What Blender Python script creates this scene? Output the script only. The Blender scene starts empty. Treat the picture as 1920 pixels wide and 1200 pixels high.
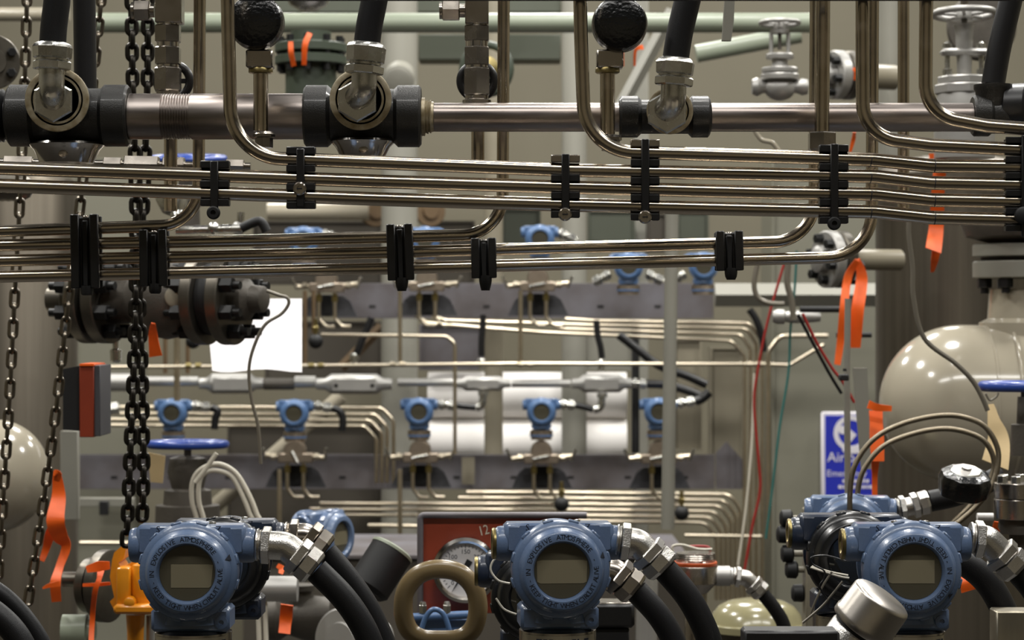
import bpy, bmesh, math, random
from math import sin, cos, pi, radians, sqrt, tan, acos
from mathutils import Vector, Matrix
random.seed(7)
SC = bpy.context.scene
COL = SC.collection
LENS, CZ = 80.0, 1.62
K = (36.0 / LENS) / 1920.0
def S(Y): return K * Y                      # metres per photo pixel at distance Y
def P(px, py, Y): return Vector(((px - 960) * K * Y, Y, CZ + (600 - py) * K * Y))
def PP(pts, Y): return [P(p[0], p[1], p[2] if len(p) > 2 else Y) for p in pts]
X, YA, Z = Vector((1, 0, 0)), Vector((0, 1, 0)), Vector((0, 0, 1))

# ------------------------------------------------------------------ materials
def lin(c):
    c = c / 255.0
    return c / 12.92 if c <= 0.04045 else ((c + 0.055) / 1.055) ** 2.4
MATS = {}
def mat(name, rgb, metal=0.0, rough=0.5, var=0.0, vs=(40, 40, 40), bump=0.0, bs=300, coat=0.0, rvar=0.0, trans=0.0, emit=0.0, stain=None, spec=0.5):
    m = bpy.data.materials.new(name); m.use_nodes = True
    nt = m.node_tree; b = nt.nodes['Principled BSDF']
    col = (lin(rgb[0]), lin(rgb[1]), lin(rgb[2]), 1)
    b.inputs['Base Color'].default_value = col
    b.inputs['Metallic'].default_value = metal
    b.inputs['Roughness'].default_value = rough
    b.inputs['Specular IOR Level'].default_value = spec
    if coat: b.inputs['Coat Weight'].default_value = coat; b.inputs['Coat Roughness'].default_value = 0.12
    if trans: b.inputs['Transmission Weight'].default_value = trans
    if emit:
        b.inputs['Emission Color'].default_value = col; b.inputs['Emission Strength'].default_value = emit
    tc = nt.nodes.new('ShaderNodeTexCoord')
    if var or rvar:
        mp = nt.nodes.new('ShaderNodeMapping'); mp.inputs['Scale'].default_value = vs
        nz = nt.nodes.new('ShaderNodeTexNoise'); nz.inputs['Scale'].default_value = 1.0; nz.inputs['Detail'].default_value = 5
        nt.links.new(tc.outputs['Object'], mp.inputs['Vector']); nt.links.new(mp.outputs['Vector'], nz.inputs['Vector'])
        if var:
            mr = nt.nodes.new('ShaderNodeMapRange')
            mr.inputs['From Min'].default_value = 0.25; mr.inputs['From Max'].default_value = 0.75
            mx = nt.nodes.new('ShaderNodeMix'); mx.data_type = 'RGBA'
            nt.links.new(nz.outputs['Fac'], mr.inputs['Value']); nt.links.new(mr.outputs['Result'], mx.inputs['Factor'])
            st = stain or rgb
            mx.inputs['A'].default_value = tuple(max(0, c * (1 - var)) for c in (lin(st[0]), lin(st[1]), lin(st[2]))) + (1,)
            mx.inputs['B'].default_value = tuple(min(1, c * (1 + var * .6)) for c in col[:3]) + (1,)
            nt.links.new(mx.outputs['Result'], b.inputs['Base Color'])
        if rvar:
            m2 = nt.nodes.new('ShaderNodeMapRange')
            m2.inputs['From Min'].default_value = 0.3; m2.inputs['From Max'].default_value = 0.7
            m2.inputs['To Min'].default_value = max(0.02, rough - rvar); m2.inputs['To Max'].default_value = min(1, rough + rvar)
            nt.links.new(nz.outputs['Fac'], m2.inputs['Value']); nt.links.new(m2.outputs['Result'], b.inputs['Roughness'])
    if bump:
        n2 = nt.nodes.new('ShaderNodeTexNoise'); n2.inputs['Scale'].default_value = bs; n2.inputs['Detail'].default_value = 3
        nt.links.new(tc.outputs['Object'], n2.inputs['Vector'])
        bp = nt.nodes.new('ShaderNodeBump'); bp.inputs['Strength'].default_value = bump; bp.inputs['Distance'].default_value = 0.001
        nt.links.new(n2.outputs['Fac'], bp.inputs['Height']); nt.links.new(bp.outputs['Normal'], b.inputs['Normal'])
    MATS[name] = m
    return m
M_TUBE = mat('stainless_tube', (196, 184, 166), 1, .20, .12, (6, 60, 60), rvar=.06)
M_TUBEB = mat('stainless_tube_far', (214, 202, 180), 1, .30, .10, (5, 40, 40))
M_PIPE = mat('mill_steel_pipe', (160, 152, 147), 1, .36, .3, (7, 60, 60), rvar=.1, stain=(122, 112, 106))
M_IRON = mat('dark_cast_iron', (36, 35, 33), .3, .45, .2, (60, 60, 60), bump=.35, bs=900, coat=.15)
M_IRONW = mat('worn_iron_rim', (172, 163, 142), .35, .42, .25, (120, 120, 120), stain=(140, 122, 84))
M_ZINC = mat('zinc_plated', (205, 204, 198), 1, .27, .15, (60, 60, 60), bump=.12, bs=600, rvar=.08)
M_ALU = mat('cast_aluminium', (214, 211, 206), 1, .30, .12, (80, 80, 80), bump=.3, bs=800)
M_DIM = mat('machined_steel', (170, 163, 154), 1, .25, .12, (50, 50, 50), rvar=.05)
M_CHROME = mat('polished_steel', (210, 205, 198), 1, .14, .06, (30, 30, 30))
M_BRASS = mat('yellow_brass', (150, 136, 92), 1, .34, .2, (60, 60, 60))
M_RUBBER = mat('black_rubber_hose', (18, 18, 20), 0, .46, .2, (30, 30, 30), bump=.15, bs=1200, spec=.35)
M_BLACK = mat('black_plastic', (20, 20, 22), 0, .38, .15, (80, 80, 80), spec=.5)
M_BLACKM = mat('matt_black', (15, 15, 16), 0, .6)
M_KNOB = mat('black_bakelite', (12, 13, 14), 0, .22, bump=.9, bs=260, coat=.3)
M_BLUE = mat('blue_enamel', (92, 112, 144), 0, .34, .10, (40, 40, 40), bump=.15, bs=500, coat=.35)
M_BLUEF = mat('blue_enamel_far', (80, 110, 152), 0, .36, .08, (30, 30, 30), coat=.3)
M_MARK = mat('dark_lettering', (20, 26, 40), 0, .6)
M_GLASS = mat('dark_window_glass', (30, 29, 24), 0, .04, spec=.6)
M_LCD = mat('lcd_screen', (124, 117, 96), 0, .25)
M_LCD2 = mat('lcd_surround', (74, 70, 57), 0, .3)
M_PLATE = mat('steel_nameplate', (176, 168, 150), .9, .36, .15, (100, 8, 8))
M_CHAIN = mat('chain_steel', (128, 120, 108), 1, .3, .3, (60, 60, 60))
M_CHAIND = mat('oily_chain', (52, 49, 45), .9, .38, .3, (60, 60, 60))
M_ORANGE = mat('orange_tape', (244, 100, 24), 0, .45, .12, (25, 25, 25))
M_CREAM = mat('cream_gloss_paint', (172, 164, 146), 0, .16, .06, (6, 6, 6), coat=.35)
M_CREAMD = mat('cream_matt_paint', (138, 131, 114), 0, .4, .1, (8, 8, 8))
M_VESSEL = mat('brushed_vessel', (104, 97, 86), .8, .42, .25, (70, 70, 1.5))
M_GREYP = mat('grey_paint', (134, 132, 122), 0, .45, .08, (8, 8, 8))
M_GREEN = mat('pale_green_paint', (150, 158, 140), 0, .35, .06, (8, 8, 8))
M_COLUMN = mat('column_paint', (142, 140, 130), 0, .5, .06, (5, 5, 2))
M_STRIP = mat('steel_channel', (116, 114, 120), .3, .5, .15, (8, 8, 8), stain=(98, 90, 88))
M_RED = mat('red_oxide_paint', (140, 56, 34), 0, .4, .2, (20, 20, 20), coat=.2)
M_DKRED = mat('dark_red_paint', (132, 48, 22), 0, .5, .15, (20, 20, 20))
M_WHITE = mat('white_paper', (232, 229, 232), 0, .7, .03, (20, 20, 20))
M_WHITEP = mat('white_panel', (246, 242, 238), 0, .4)
M_DIAL = mat('gauge_dial', (214, 210, 208), 0, .4)
M_TAN = mat('tan_plastic', (128, 110, 78), 0, .26, .1, (30, 30, 30), coat=.4)
M_TAG = mat('kraft_tag', (196, 172, 128), 0, .7, .08, (40, 40, 40))
M_YELLOW = mat('amber_paint', (222, 140, 22), 0, .34, .15, (30, 30, 30), coat=.3)
M_ROYAL = mat('royal_blue_paint', (42, 72, 154), 0, .35, .12, (60, 60, 60), coat=.3)
M_SIGNB = mat('sign_blue', (38, 48, 170), 0, .4)
M_SIGNW = mat('sign_white', (220, 216, 222), 0, .4)
M_FLANGE = mat('grey_flange_steel', (112, 107, 98), .9, .38, .25, (40, 40, 40))
M_BOLT = mat('black_bolt', (28, 28, 28), .4, .45)
M_BODYG = mat('valve_body_grey', (84, 79, 72), .3, .5, .2, (30, 30, 30), bump=.4, bs=300)
M_MANI = mat('manifold_steel', (168, 154, 138), .9, .36, .15, (40, 40, 40))
M_SILV = mat('silver_paint', (176, 174, 170), .6, .42, .1, (20, 20, 20))
M_ORING = mat('orange_gasket', (196, 84, 30), 0, .5)
M_WIRER = mat('red_wire', (150, 36, 30), 0, .5)
M_WIREG = mat('green_wire', (50, 104, 98), 0, .5)
M_WIREW = mat('white_wire', (206, 200, 184), 0, .5)
M_BRAID = mat('braided_steel', (134, 124, 106), 1, .34, bump=.5, bs=1500)
M_CABLE = mat('grey_cable', (120, 114, 102), .3, .4)
M_WALL = mat('wall_paint', (122, 116, 98), 0, .6, .05, (2, 2, 2))
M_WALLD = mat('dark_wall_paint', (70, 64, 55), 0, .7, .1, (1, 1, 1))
M_FRONT = mat('front_wall_paint', (158, 148, 126), 0, .7, .1, (1, 1, 1))
M_SATIN = mat('satin_steel', (196, 190, 182), 1, .32, .1, (40, 40, 40))
M_FLOOR = mat('floor_concrete', (38, 35, 31), 0, .5, .2, (2, 2, 2))
M_CEIL = mat('ceiling_paint', (60, 56, 50), 0, .8, .05, (2, 2, 2))
M_DOOR = mat('door_panel', (124, 122, 108), 0, .5, .06, (3, 3, 3))
M_LAMP = mat('lamp_diffuser', (255, 246, 228), 0, .5, emit=6.0)
M_OLIVE = mat('olive_cream_paint', (142, 136, 104), 0, .2, .08, (10, 10, 10), coat=.4)

# ------------------------------------------------------------------ things
ALL = []
class Thing:
    def __init__(s, name, label, cat, group=None, kind=None, origin=None):
        s.name, s.label, s.cat, s.group, s.kind, s.parts, s.origin = name, label, cat, group, kind, [], origin
        ALL.append(s)
    def part(s, name, m, parent=None, label=None, M=None):
        p = MB(name, m, parent, label)
        if M is not None: p.M = M
        s.parts.append(p); return p
def single(name, label, cat, m, group=None, kind=None):
    t = Thing(name, label, cat, group, kind); p = t.part(name, m); t.one = True
    return p
def structure(name, m):
    t = Thing(name, None, None, None, 'structure'); p = t.part(name, m); t.one = True
    return p
def frame_of(a):
    a = a.normalized()
    u = a.cross(Z) if abs(a.z) < .9 else a.cross(X)
    u.normalize()
    return u, a.cross(u).normalized()
def fillet(pts, fr, n=8):
    if not fr or len(pts) < 3: return [Vector(p) for p in pts]
    out = [Vector(pts[0])]
    for i in range(1, len(pts) - 1):
        a, b, c = Vector(pts[i-1]), Vector(pts[i]), Vector(pts[i+1])
        u, w = (a - b), (c - b)
        lu, lw = u.length, w.length
        if lu < 1e-9 or lw < 1e-9: continue
        u /= lu; w /= lw
        ang = acos(max(-1, min(1, u.dot(w))))
        if pi - ang < .02: out.append(b); continue
        f = fr[i-1] if isinstance(fr, (list, tuple)) else fr
        t = min(f / tan(ang / 2), lu * .49 if i > 1 else lu * .98, lw * .49 if i < len(pts) - 2 else lw * .98)
        r = t * tan(ang / 2)
        ctr = b + (u + w).normalized() * (r / sin(ang / 2))
        s0, s1 = b + u * t - ctr, b + w * t - ctr
        tot = pi - ang
        for k in range(n + 1):
            q = k / n
            v = (s0 * sin((1 - q) * tot) + s1 * sin(q * tot)) / sin(tot)
            out.append(ctr + v)
    out.append(Vector(pts[-1]))
    return out
def spline(pts, n=8, closed=False):
    pts = [Vector(p) for p in pts]; out = []; N = len(pts)
    for i in range(N if closed else N - 1):
        if closed: a, b, c, d = pts[i-1], pts[i], pts[(i+1) % N], pts[(i+2) % N]
        else: a, b, c, d = pts[max(i-1, 0)], pts[i], pts[i+1], pts[min(i+2, N-1)]
        for k in range(n):
            t = k / n
            out.append(.5 * ((2*b) + (c - a)*t + (2*a - 5*b + 4*c - d)*t*t + (3*b - a - 3*c + d)*t**3))
    if not closed: out.append(pts[-1])
    return out
class MB:
    def __init__(s, name, m, parent=None, label=None):
        s.name, s.m, s.parent, s.label = name, m, parent, label
        s.V, s.F, s.M, s.sharp = [], [], Matrix.Identity(4), 38
    def add(s, vs, fs):
        b = len(s.V); M = s.M
        s.V.extend(M @ Vector(v) for v in vs); s.F.extend([tuple(b + i for i in f) for f in fs])
    def rings(s, rings, closed_path=False, cap=True, closed_ring=True):
        n = len(rings[0]); vs = [v for r in rings for v in r]; fs = []
        R = len(rings)
        for i in range(R if closed_path else R - 1):
            a, b = i * n, ((i + 1) % R) * n
            for j in range(n if closed_ring else n - 1):
                k = (j + 1) % n
                fs.append((a + j, a + k, b + k, b + j))
        if cap and not closed_path:
            fs.append(tuple(range(n - 1, -1, -1))); fs.append(tuple((R - 1) * n + j for j in range(n)))
        s.add(vs, fs)
    def tube(s, pts, r, seg=14, fr=0, sp=0, closed=False, cap=True, fn=8):
        pts = spline(pts, sp, closed) if sp else fillet(pts, fr, fn)
        N = len(pts)
        T = []
        for i in range(N):
            if closed: d = pts[(i+1) % N] - pts[i-1]
            else: d = pts[min(i+1, N-1)] - pts[max(i-1, 0)]
            T.append(d.normalized())
        u, _ = frame_of(T[0]); rings = []
        for i in range(N):
            u = (u - T[i] * u.dot(T[i]))
            if u.length < 1e-6: u, _ = frame_of(T[i])
            u.normalize(); w = T[i].cross(u)
            rr = r[min(int(i * len(r) / N), len(r) - 1)] if isinstance(r, list) else r
            if callable(r): rr = r(i / max(1, N - 1))
            rings.append([pts[i] + (u * cos(2*pi*j/seg) + w * sin(2*pi*j/seg)) * rr for j in range(seg)])
        s.rings(rings, closed, cap)
        return pts
    def corrug(s, pts, r, pitch, depth, seg=14, sp=10):
        pts = spline(pts, sp)
        L = [0]
        for i in range(1, len(pts)): L.append(L[-1] + (pts[i] - pts[i-1]).length)
        n = max(4, int(L[-1] / pitch * 2)); out = []; k = 0
        for i in range(n + 1):
            t = L[-1] * i / n
            while k < len(L) - 2 and L[k+1] < t: k += 1
            q = (t - L[k]) / max(1e-9, L[k+1] - L[k])
            out.append(pts[k].lerp(pts[k+1], q))
        cnt = [0]
        N = len(out); T = [(out[min(i+1, N-1)] - out[max(i-1, 0)]).normalized() for i in range(N)]
        u, _ = frame_of(T[0]); rings = []
        for i in range(N):
            u = (u - T[i] * u.dot(T[i])).normalized(); w = T[i].cross(u)
            rr = r - (depth if i % 2 else 0)
            rings.append([out[i] + (u * cos(2*pi*j/seg) + w * sin(2*pi*j/seg)) * rr for j in range(seg)])
        s.rings(rings); s.sharp = 60
    def lathe(s, o, axis, prof, seg=32, phase=0.0, cap=True, sc=1.0, u=None):
        a = Vector(axis).normalized()
        if u is None: u, w = frame_of(a)
        else: u = Vector(u).normalized(); w = a.cross(u)
        rings = [[Vector(o) + a * (t * sc) + (u * cos(2*pi*j/seg + phase) + w * sin(2*pi*j/seg + phase)) * max(r * sc, 1e-6) for j in range(seg)] for t, r in prof]
        s.rings(rings, False, cap)
    def hexn(s, o, axis, t0, t1, r, ch=.12, seg=6, phase=0.0, u=None):
        c = r * ch
        s.lathe(o, axis, [(t0, r * (1 - ch)), (t0 + c * .8, r), (t1 - c * .8, r), (t1, r * (1 - ch))], seg, phase, u=u)
    def torus(s, o, axis, R, r, seg=36, sec=12, arc=None):
        u, w = frame_of(Vector(axis))
        s.tube([Vector(o) + (u * cos(2*pi*i/seg) + w * sin(2*pi*i/seg)) * R for i in range(seg)], r, sec, closed=True)
    def sphere(s, o, rx, ry=None, rz=None, seg=24, n=14):
        ry = ry or rx; rz = rz or rx
        rings = [[Vector(o) + Vector((rx * sin(a) * cos(2*pi*j/seg), ry * sin(a) * sin(2*pi*j/seg), -rz * cos(a))) for j in range(seg)] for a in [pi * max(.004, min(.996, i / n)) for i in range(n + 1)]]
        s.rings(rings)
    def box(s, c, sx, sy, sz, ch=0.0, R=None, n=1):
        bm = bmesh.new(); bmesh.ops.create_cube(bm, size=1)
        for v in bm.verts: v.co = Vector((v.co.x * sx, v.co.y * sy, v.co.z * sz))
        if ch: bmesh.ops.bevel(bm, geom=list(bm.edges), offset=min(ch, .45 * min(sx, sy, sz)), segments=n, affect='EDGES', profile=.5)
        bm.verts.index_update()
        vs = [(R @ v.co if R else v.co) + Vector(c) for v in bm.verts]; fs = [[v.index for v in f.verts] for f in bm.faces]
        bm.free(); s.add(vs, fs)
    def pbox(s, x0, y0, x1, y1, Y, d, ch=0.0, rot=0.0, n=1):      # front face at distance Y, depth d metres
        k = S(Y); c = P((x0 + x1) / 2, (y0 + y1) / 2, Y) + YA * (d / 2)
        s.box(c, abs(x1 - x0) * k, d, abs(y1 - y0) * k, ch * k, Matrix.Rotation(rot, 3, 'Y') if rot else None, n)
    def plate(s, poly, Y, d):                                     # outline in photo pixels at distance Y, thickness d
        f = [P(x, y, Y) for x, y in poly]
        s.prism(f, YA * d)
    def prism(s, f, ext):
        n = len(f); vs = list(f) + [v + ext for v in f]
        fs = [tuple(range(n)), tuple(range(2*n - 1, n - 1, -1))] + [(i, i + n, (i + 1) % n + n, (i + 1) % n) for i in range(n)]
        s.add(vs, fs)
    def ribbon(s, pts, w, t=.0012, sp=6, up=None):                # flat strip along a path; w metres or list
        raw = pts; pts = spline(pts, sp) if sp else [Vector(p) for p in pts]
        N = len(pts); rings = []
        for i in range(N):
            T = (pts[min(i+1, N-1)] - pts[max(i-1, 0)]).normalized()
            q = i / max(1, N - 1)
            if isinstance(w, list):
                f = q * (len(w) - 1); a = min(int(f), len(w) - 2); ww = w[a] + (w[a+1] - w[a]) * (f - a)
            else: ww = w
            nrm = Vector(up) if up else Vector((.25 * sin(q * 7), -1, .15 * cos(q * 5)))
            side = T.cross(nrm).normalized(); nn = side.cross(T).normalized()
            a, b = side * ww / 2, nn * t / 2
            rings.append([pts[i] - a - b, pts[i] + a - b, pts[i] + a + b, pts[i] - a + b])
        s.rings(rings); s.sharp = 50
    def text(s, body, Mx, size, thick=0.0, align='CENTER', squash=1.0):
        vs, fs = glyphs(body, align)
        if thick:
            n = len(vs); v2 = [Mx @ (Vector((v[0] * squash, v[1], 0)) * size) for v in vs]
            s.add(v2, fs)
        else: s.add([Mx @ (Vector((v[0] * squash, v[1], 0)) * size) for v in vs], fs)
_G = {}
def glyphs(body, align='CENTER'):
    if (body, align) in _G: return _G[(body, align)]
    cu = bpy.data.curves.new('glyph', 'FONT'); cu.body = body; cu.align_x = align; cu.align_y = 'CENTER'; cu.resolution_u = 2
    ob = bpy.data.objects.new('glyph', cu); COL.objects.link(ob)
    bpy.context.view_layer.update()
    me = bpy.data.meshes.new_from_object(ob.evaluated_get(bpy.context.evaluated_depsgraph_get()))
    r = ([v.co.copy() for v in me.vertices], [tuple(p.vertices) for p in me.polygons])
    bpy.data.objects.remove(ob); bpy.data.curves.remove(cu); bpy.data.meshes.remove(me)
    _G[(body, align)] = r
    return r
FACE = Matrix.Rotation(pi / 2, 4, 'X')       # text plane turned to face -Y
def mesh_of(p, off, sharpen=True):
    me = bpy.data.meshes.new(p.name)
    me.from_pydata([tuple(v - off) for v in p.V], [], p.F)
    me.polygons.foreach_set('use_smooth', [True] * len(me.polygons))
    me.update()
    bm = bmesh.new(); bm.from_mesh(me); bmesh.ops.recalc_face_normals(bm, faces=bm.faces); bm.to_mesh(me); bm.free()
    me.set_sharp_from_angle(angle=radians(p.sharp))
    me.materials.append(p.m)
    return me
def props(o, t):
    if t.kind: o['kind'] = t.kind
    if t.label: o['label'] = t.label
    if t.cat: o['category'] = t.cat
    if t.group: o['group'] = t.group
def finish():
    for t in ALL:
        vs = [v for p in t.parts for v in p.V]
        if not vs: continue
        lo = [min(v[i] for v in vs) for i in range(3)]; hi = [max(v[i] for v in vs) for i in range(3)]
        off = t.origin or Vector(((lo[0] + hi[0]) / 2, (lo[1] + hi[1]) / 2, lo[2]))
        if getattr(t, 'one', False):
            o = bpy.data.objects.new(t.name, mesh_of(t.parts[0], off)); COL.objects.link(o); o.location = off; props(o, t); continue
        root = bpy.data.objects.new(t.name, None); root.empty_display_size = .05
        COL.objects.link(root); root.location = off; props(root, t)
        made = {}
        for p in t.parts:
            if not p.V and p.name != 'link_source': continue
            o = bpy.data.objects.new(p.name, mesh_of(p, off)); COL.objects.link(o)
            o.parent = made.get(id(p.parent), root); made[id(p)] = o
            if p.label: o['label'] = p.label
        for src, mats in getattr(t, 'copies', []):
            s0 = made[id(src)]
            for Mx in mats:
                c = s0.copy(); COL.objects.link(c); c.parent = root; c.matrix_local = Matrix.Translation(-off) @ Mx @ Matrix.Translation(off)
LMUL = 1.0
# ------------------------------------------------------------------ camera, room, lamps
cam = bpy.data.cameras.new('camera'); co = bpy.data.objects.new('camera', cam); COL.objects.link(co)
co.location = (0, 0, CZ); co.rotation_euler = (pi / 2, 0, 0)
cam.lens = LENS; cam.sensor_width = 36; cam.sensor_fit = 'HORIZONTAL'; cam.clip_start = .05; cam.clip_end = 60
cam.dof.use_dof = True; cam.dof.focus_distance = 2.0; cam.dof.aperture_fstop = 17.0
SC.camera = co
SC.view_settings.view_transform = 'Standard'; SC.view_settings.look = 'None'; SC.view_settings.gamma = 1
SC.view_settings.exposure = -0.55
w = bpy.data.worlds.new('World'); SC.world = w; w.use_nodes = True
w.node_tree.nodes['Background'].inputs[0].default_value = (.05, .048, .042, 1); w.node_tree.nodes['Background'].inputs[1].default_value = .3
RX, RY0, RY1, RH = 4.6, -3.6, 9.6, 4.8
p = structure('floor', M_FLOOR); p.box((0, (RY0 + RY1) / 2, -.05), 2*RX + .4, RY1 - RY0 + .4, .1)
p = structure('ceiling', M_CEIL); p.box((0, (RY0 + RY1) / 2, RH + .05), 2*RX + .4, RY1 - RY0 + .4, .1)
p = structure('wall_back', M_WALL); p.box((0, RY1 + .1, RH / 2), 2*RX + .4, .2, RH)
p = structure('wall_front', M_FRONT); p.box((0, RY0 - .1, RH / 2), 2*RX + .4, .2, RH)
p = structure('wall_left', M_WALL); p.box((-RX - .1, (RY0 + RY1) / 2, RH / 2), .2, RY1 - RY0, RH)
p = structure('wall_right', M_WALL); p.box((RX + .1, (RY0 + RY1) / 2, RH / 2), .2, RY1 - RY0, RH)
LP = [(-2.1, 2.1, 46), (0.2, 2.2, 40), (2.2, 2.1, 46), (-1.9, 3.9, 85), (.45, 4.0, 85), (2.4, 3.9, 85),
      (-2.2, 6.6, 100), (.1, 6.4, 100), (2.2, 6.6, 100), (-1.0, 8.3, 36), (1.3, 8.3, 36)]
BARS = [(-1.5, .5, 44), (0.1, .5, 44), (1.7, .5, 44)]
for i, (lx, ly, en) in enumerate(LP):
    L = bpy.data.lights.new('bay_lamp', 'AREA'); L.shape = 'DISK'; L.size = .42; L.energy = en * LMUL; L.color = (1, .98, .93)
    lo = bpy.data.objects.new('bay_lamp', L); COL.objects.link(lo); lo.location = (lx, ly, 4.2)
for lx, ly, en in BARS:
    L = bpy.data.lights.new('tube_lamp', 'AREA'); L.shape = 'RECTANGLE'; L.size = 1.3; L.size_y = .16; L.energy = en * LMUL; L.color = (1, .98, .94)
    lo = bpy.data.objects.new('tube_lamp', L); COL.objects.link(lo); lo.location = (lx, ly, 4.2)
# ------------------------------------------------------------------ front tubing, pipes, tees
YT, YL, YP = 2.0, 2.17, 2.10
r13 = 13 * S(YT)
def ftube(label, pts, fr, Y=YT, r=13, m=M_TUBE, group=None, name='steel_tube', cat='tube', marks=()):
    t = Thing(name, label, cat, group)
    p = t.part('tube_run', m); p.tube(PP(pts, Y), r * S(Y), 24, fr=fr * S(Y), fn=14)
    for mk in marks:
        q = t.part('seam_mark', M_MARK, label='dark pen line round the tube'); a, b = P(mk[0], mk[1], Y), P(mk[2], mk[3], Y)
        q.lathe(a, b - a, [(0, r * S(Y) * 1.006), (1.6 * S(Y), r * S(Y) * 1.006)], 24, cap=False)
    if not marks: t.one = True; p.name = name
    return p
G1 = 'tubes of the upper clamped bundle'
ftube('bent stainless tube dropping from the top beside the first black knob, topmost at its clamp', [(426, -40), (428, 60), (434, 294), (1060, 319), (1640, 331), (1745, 343), (2400, 356.4)], 100, group=G1, marks=[(1632, 331, 1640, 332), (1751, 343, 1760, 343.5)])
ftube('bent stainless tube dropping beside the second black knob, topmost of four rows at the right', [(1087, -40), (1089, 60), (1097, 283), (1440, 293), (1640, 300), (1745, 311), (2400, 319.0)], 96, group=G1, marks=[(1632, 300, 1640, 301), (1751, 311, 1760, 311.2)])
ftube('long stainless tube, upper of the two that enter from the left', [(-60, 313), (405, 329), (700, 340), (1060, 351), (1440, 361), (1640, 364), (1745, 375), (2400, 388.4)], 60, group=G1, marks=[(1632, 364, 1640, 364.6), (1751, 375.2, 1760, 375.6)])
ftube('long stainless tube, lowest of the upper bundle across the whole picture', [(-60, 346), (405, 362), (700, 373), (1060, 384), (1440, 393), (1640, 397), (1745, 408), (2400, 424.0)], 60, group=G1, marks=[(1632, 397, 1640, 397.5), (1751, 408.2, 1760, 408.6)])
ftube('bent stainless tube dropping at the right, lower of the two right bends', [(1617, -40), (1617, 60), (1618, 256), (1745, 272), (2400, 304.1)], 120, group=G1)
ftube('bent stainless tube dropping at the far right, upper of the two right bends', [(1737, -40), (1736, 60), (1735, 215), (1850, 236), (2400, 279.2)], 115, group=G1)
G2 = 'tubes of the lower clamped bundle'
YV = 2.17
def ltube(label, left, y0, ymid, xv, yb, frp):
    t = single('steel_tube', label, 'tube', M_TUBE, G2)
    t.tube(PP([(-60, y0), (left, ymid), (xv, yb), (xv + 3, -60)], YV), 11.5 * S(YV), 22, fr=frp * S(YV), fn=14)
ltube('stainless tube curving down behind the large pipe at left, topmost of the lower bundle', 200, 435, 427, 372, 421, 72)
ltube('stainless tube curving down behind the thin pipe mid picture, second of the lower bundle', 480, 461, 451, 942, 439, 75)
ltube('stainless tube curving down beside the middle right nut, third of the lower bundle', 700, 490, 474, 1527, 452, 78)
ltube('stainless tube curving down farthest right, lowest of the lower bundle', 700, 520, 504, 1634, 481, 85)
p = single('steel_tube', 'upright stainless tube behind the right bends ending behind the bundle', 'tube', M_TUBE); p.tube(PP([(1694, -60), (1694, 400)], 2.2), 11 * S(2.2), 20)
# front clamps of the upper bundle
def strap_clamp(label, xc, ys, nut, bars, top, bot, shiny):
    t = Thing('tube_clamp', label, 'clamp', 'black strap clamps on the upper bundle')
    k = S(YT)
    def bx(p, x0, y0, x1, y1, d0, d1, ch=1.0):
        c = P((x0 + x1) / 2, (y0 + y1) / 2, YT) + YA * ((d0 + d1) / 2 * k)
        p.box(c, abs(x1 - x0) * k, abs(d1 - d0) * k, abs(y1 - y0) * k, ch * k)
    st = t.part('strap', M_BLACK); bx(st, xc - 7.5, top, xc + 7.5, bot, -21, -14.5, 1.5)
    for i, y in enumerate(bars):
        b = t.part('saddle', M_DIM if (shiny and i == 0) else M_BLACK, label='steel saddle bar' if (shiny and i == 0) else None)
        if i == 0 : bx(b, xc - 27, y - 7, xc + 27, y + 7, -14.4, 12, 1.5)
        elif i == len(bars) - 1: bx(b, xc - 27, y - 6.5, xc + 27, y + 6.5, -14.4, 12, 1.5)
        else:
            bx(b, xc - 27, y - 6.5, xc + 27, y + 6.5, -14.4, -9.5, 1.2); bx(b, xc - 26, y - 3, xc + 26, y + 3, -9.6, 12, .5)
    nu = t.part('screw_nut', M_DIM if nut[2] else M_BLACKM)
    o = P(xc - 1, nut[1], YT) + YA * (-15 * k)
    nu.lathe(o, -YA, [(0, 9*k), (2*k, 12.5*k), (9*k, 12.5*k), (12*k, 10*k), (12.2*k, 5*k), (8*k, 4.5*k), (8*k, .1*k)], 24)
    if nut[2]:
        sl = t.part('screw_slot', M_BLACKM); sl.box(o + Vector((0, -12.6*k, 0)), 10*k, 1*k, 2.4*k)
    return t
strap_clamp('black strap clamp at left below the first tee, holding only two tubes', 404, 0, (404, 400, 0), [309, 345.5, 380], 303, 399, 0)
strap_clamp('black strap clamp with its round screw head half way down, below the large pipe', 565, 0, (565, 355, 1), [283, 316.5, 351, 385], 280, 389, 0)
strap_clamp('black strap clamp right of mid picture with a round slotted screw at its foot', 1060, 0, (1060, 403, 1), [298, 334.5, 367, 402], 290, 402, 1)
strap_clamp('black strap clamp below the third tee with a steel top bar and round screw', 1209, 0, (1209, 408, 1), [269, 306, 339.5, 371.5, 407], 262, 407, 1)
strap_clamp('black strap clamp beside the flared nut, with five bars and a black screw', 1562, 0, (1562, 420, 0), [279, 313.5, 346.5, 379.5, 413], 271, 420, 0)
t = Thing('tube_clamp', 'black strap clamp cut off by the right edge of the picture', 'clamp')
st = t.part('strap', M_BLACK); k = S(YT)
st.box(P(1918, 350, YT) + YA * (-18*k), 14*k, 6*k, 190*k, 1.5*k)
for y in (263.5, 299.5, 330, 362.5, 396, 428):
    b = t.part('saddle', M_BLACK); b.box(P(1908, y, YT) + YA * (-12*k), 50*k, 5*k, 12*k, 1*k); b.box(P(1908, y, YT) + YA * (0*k), 48*k, 19*k, 4.5*k if y < 420 else 10*k, .5*k)
nu = t.part('screw_nut', M_BLACKM); nu.lathe(P(1912, 405, YT) + YA * (-21.5*k), -YA, [(0, 9*k), (2*k, 16*k), (12*k, 16*k), (15*k, 12*k)], 24)
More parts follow.
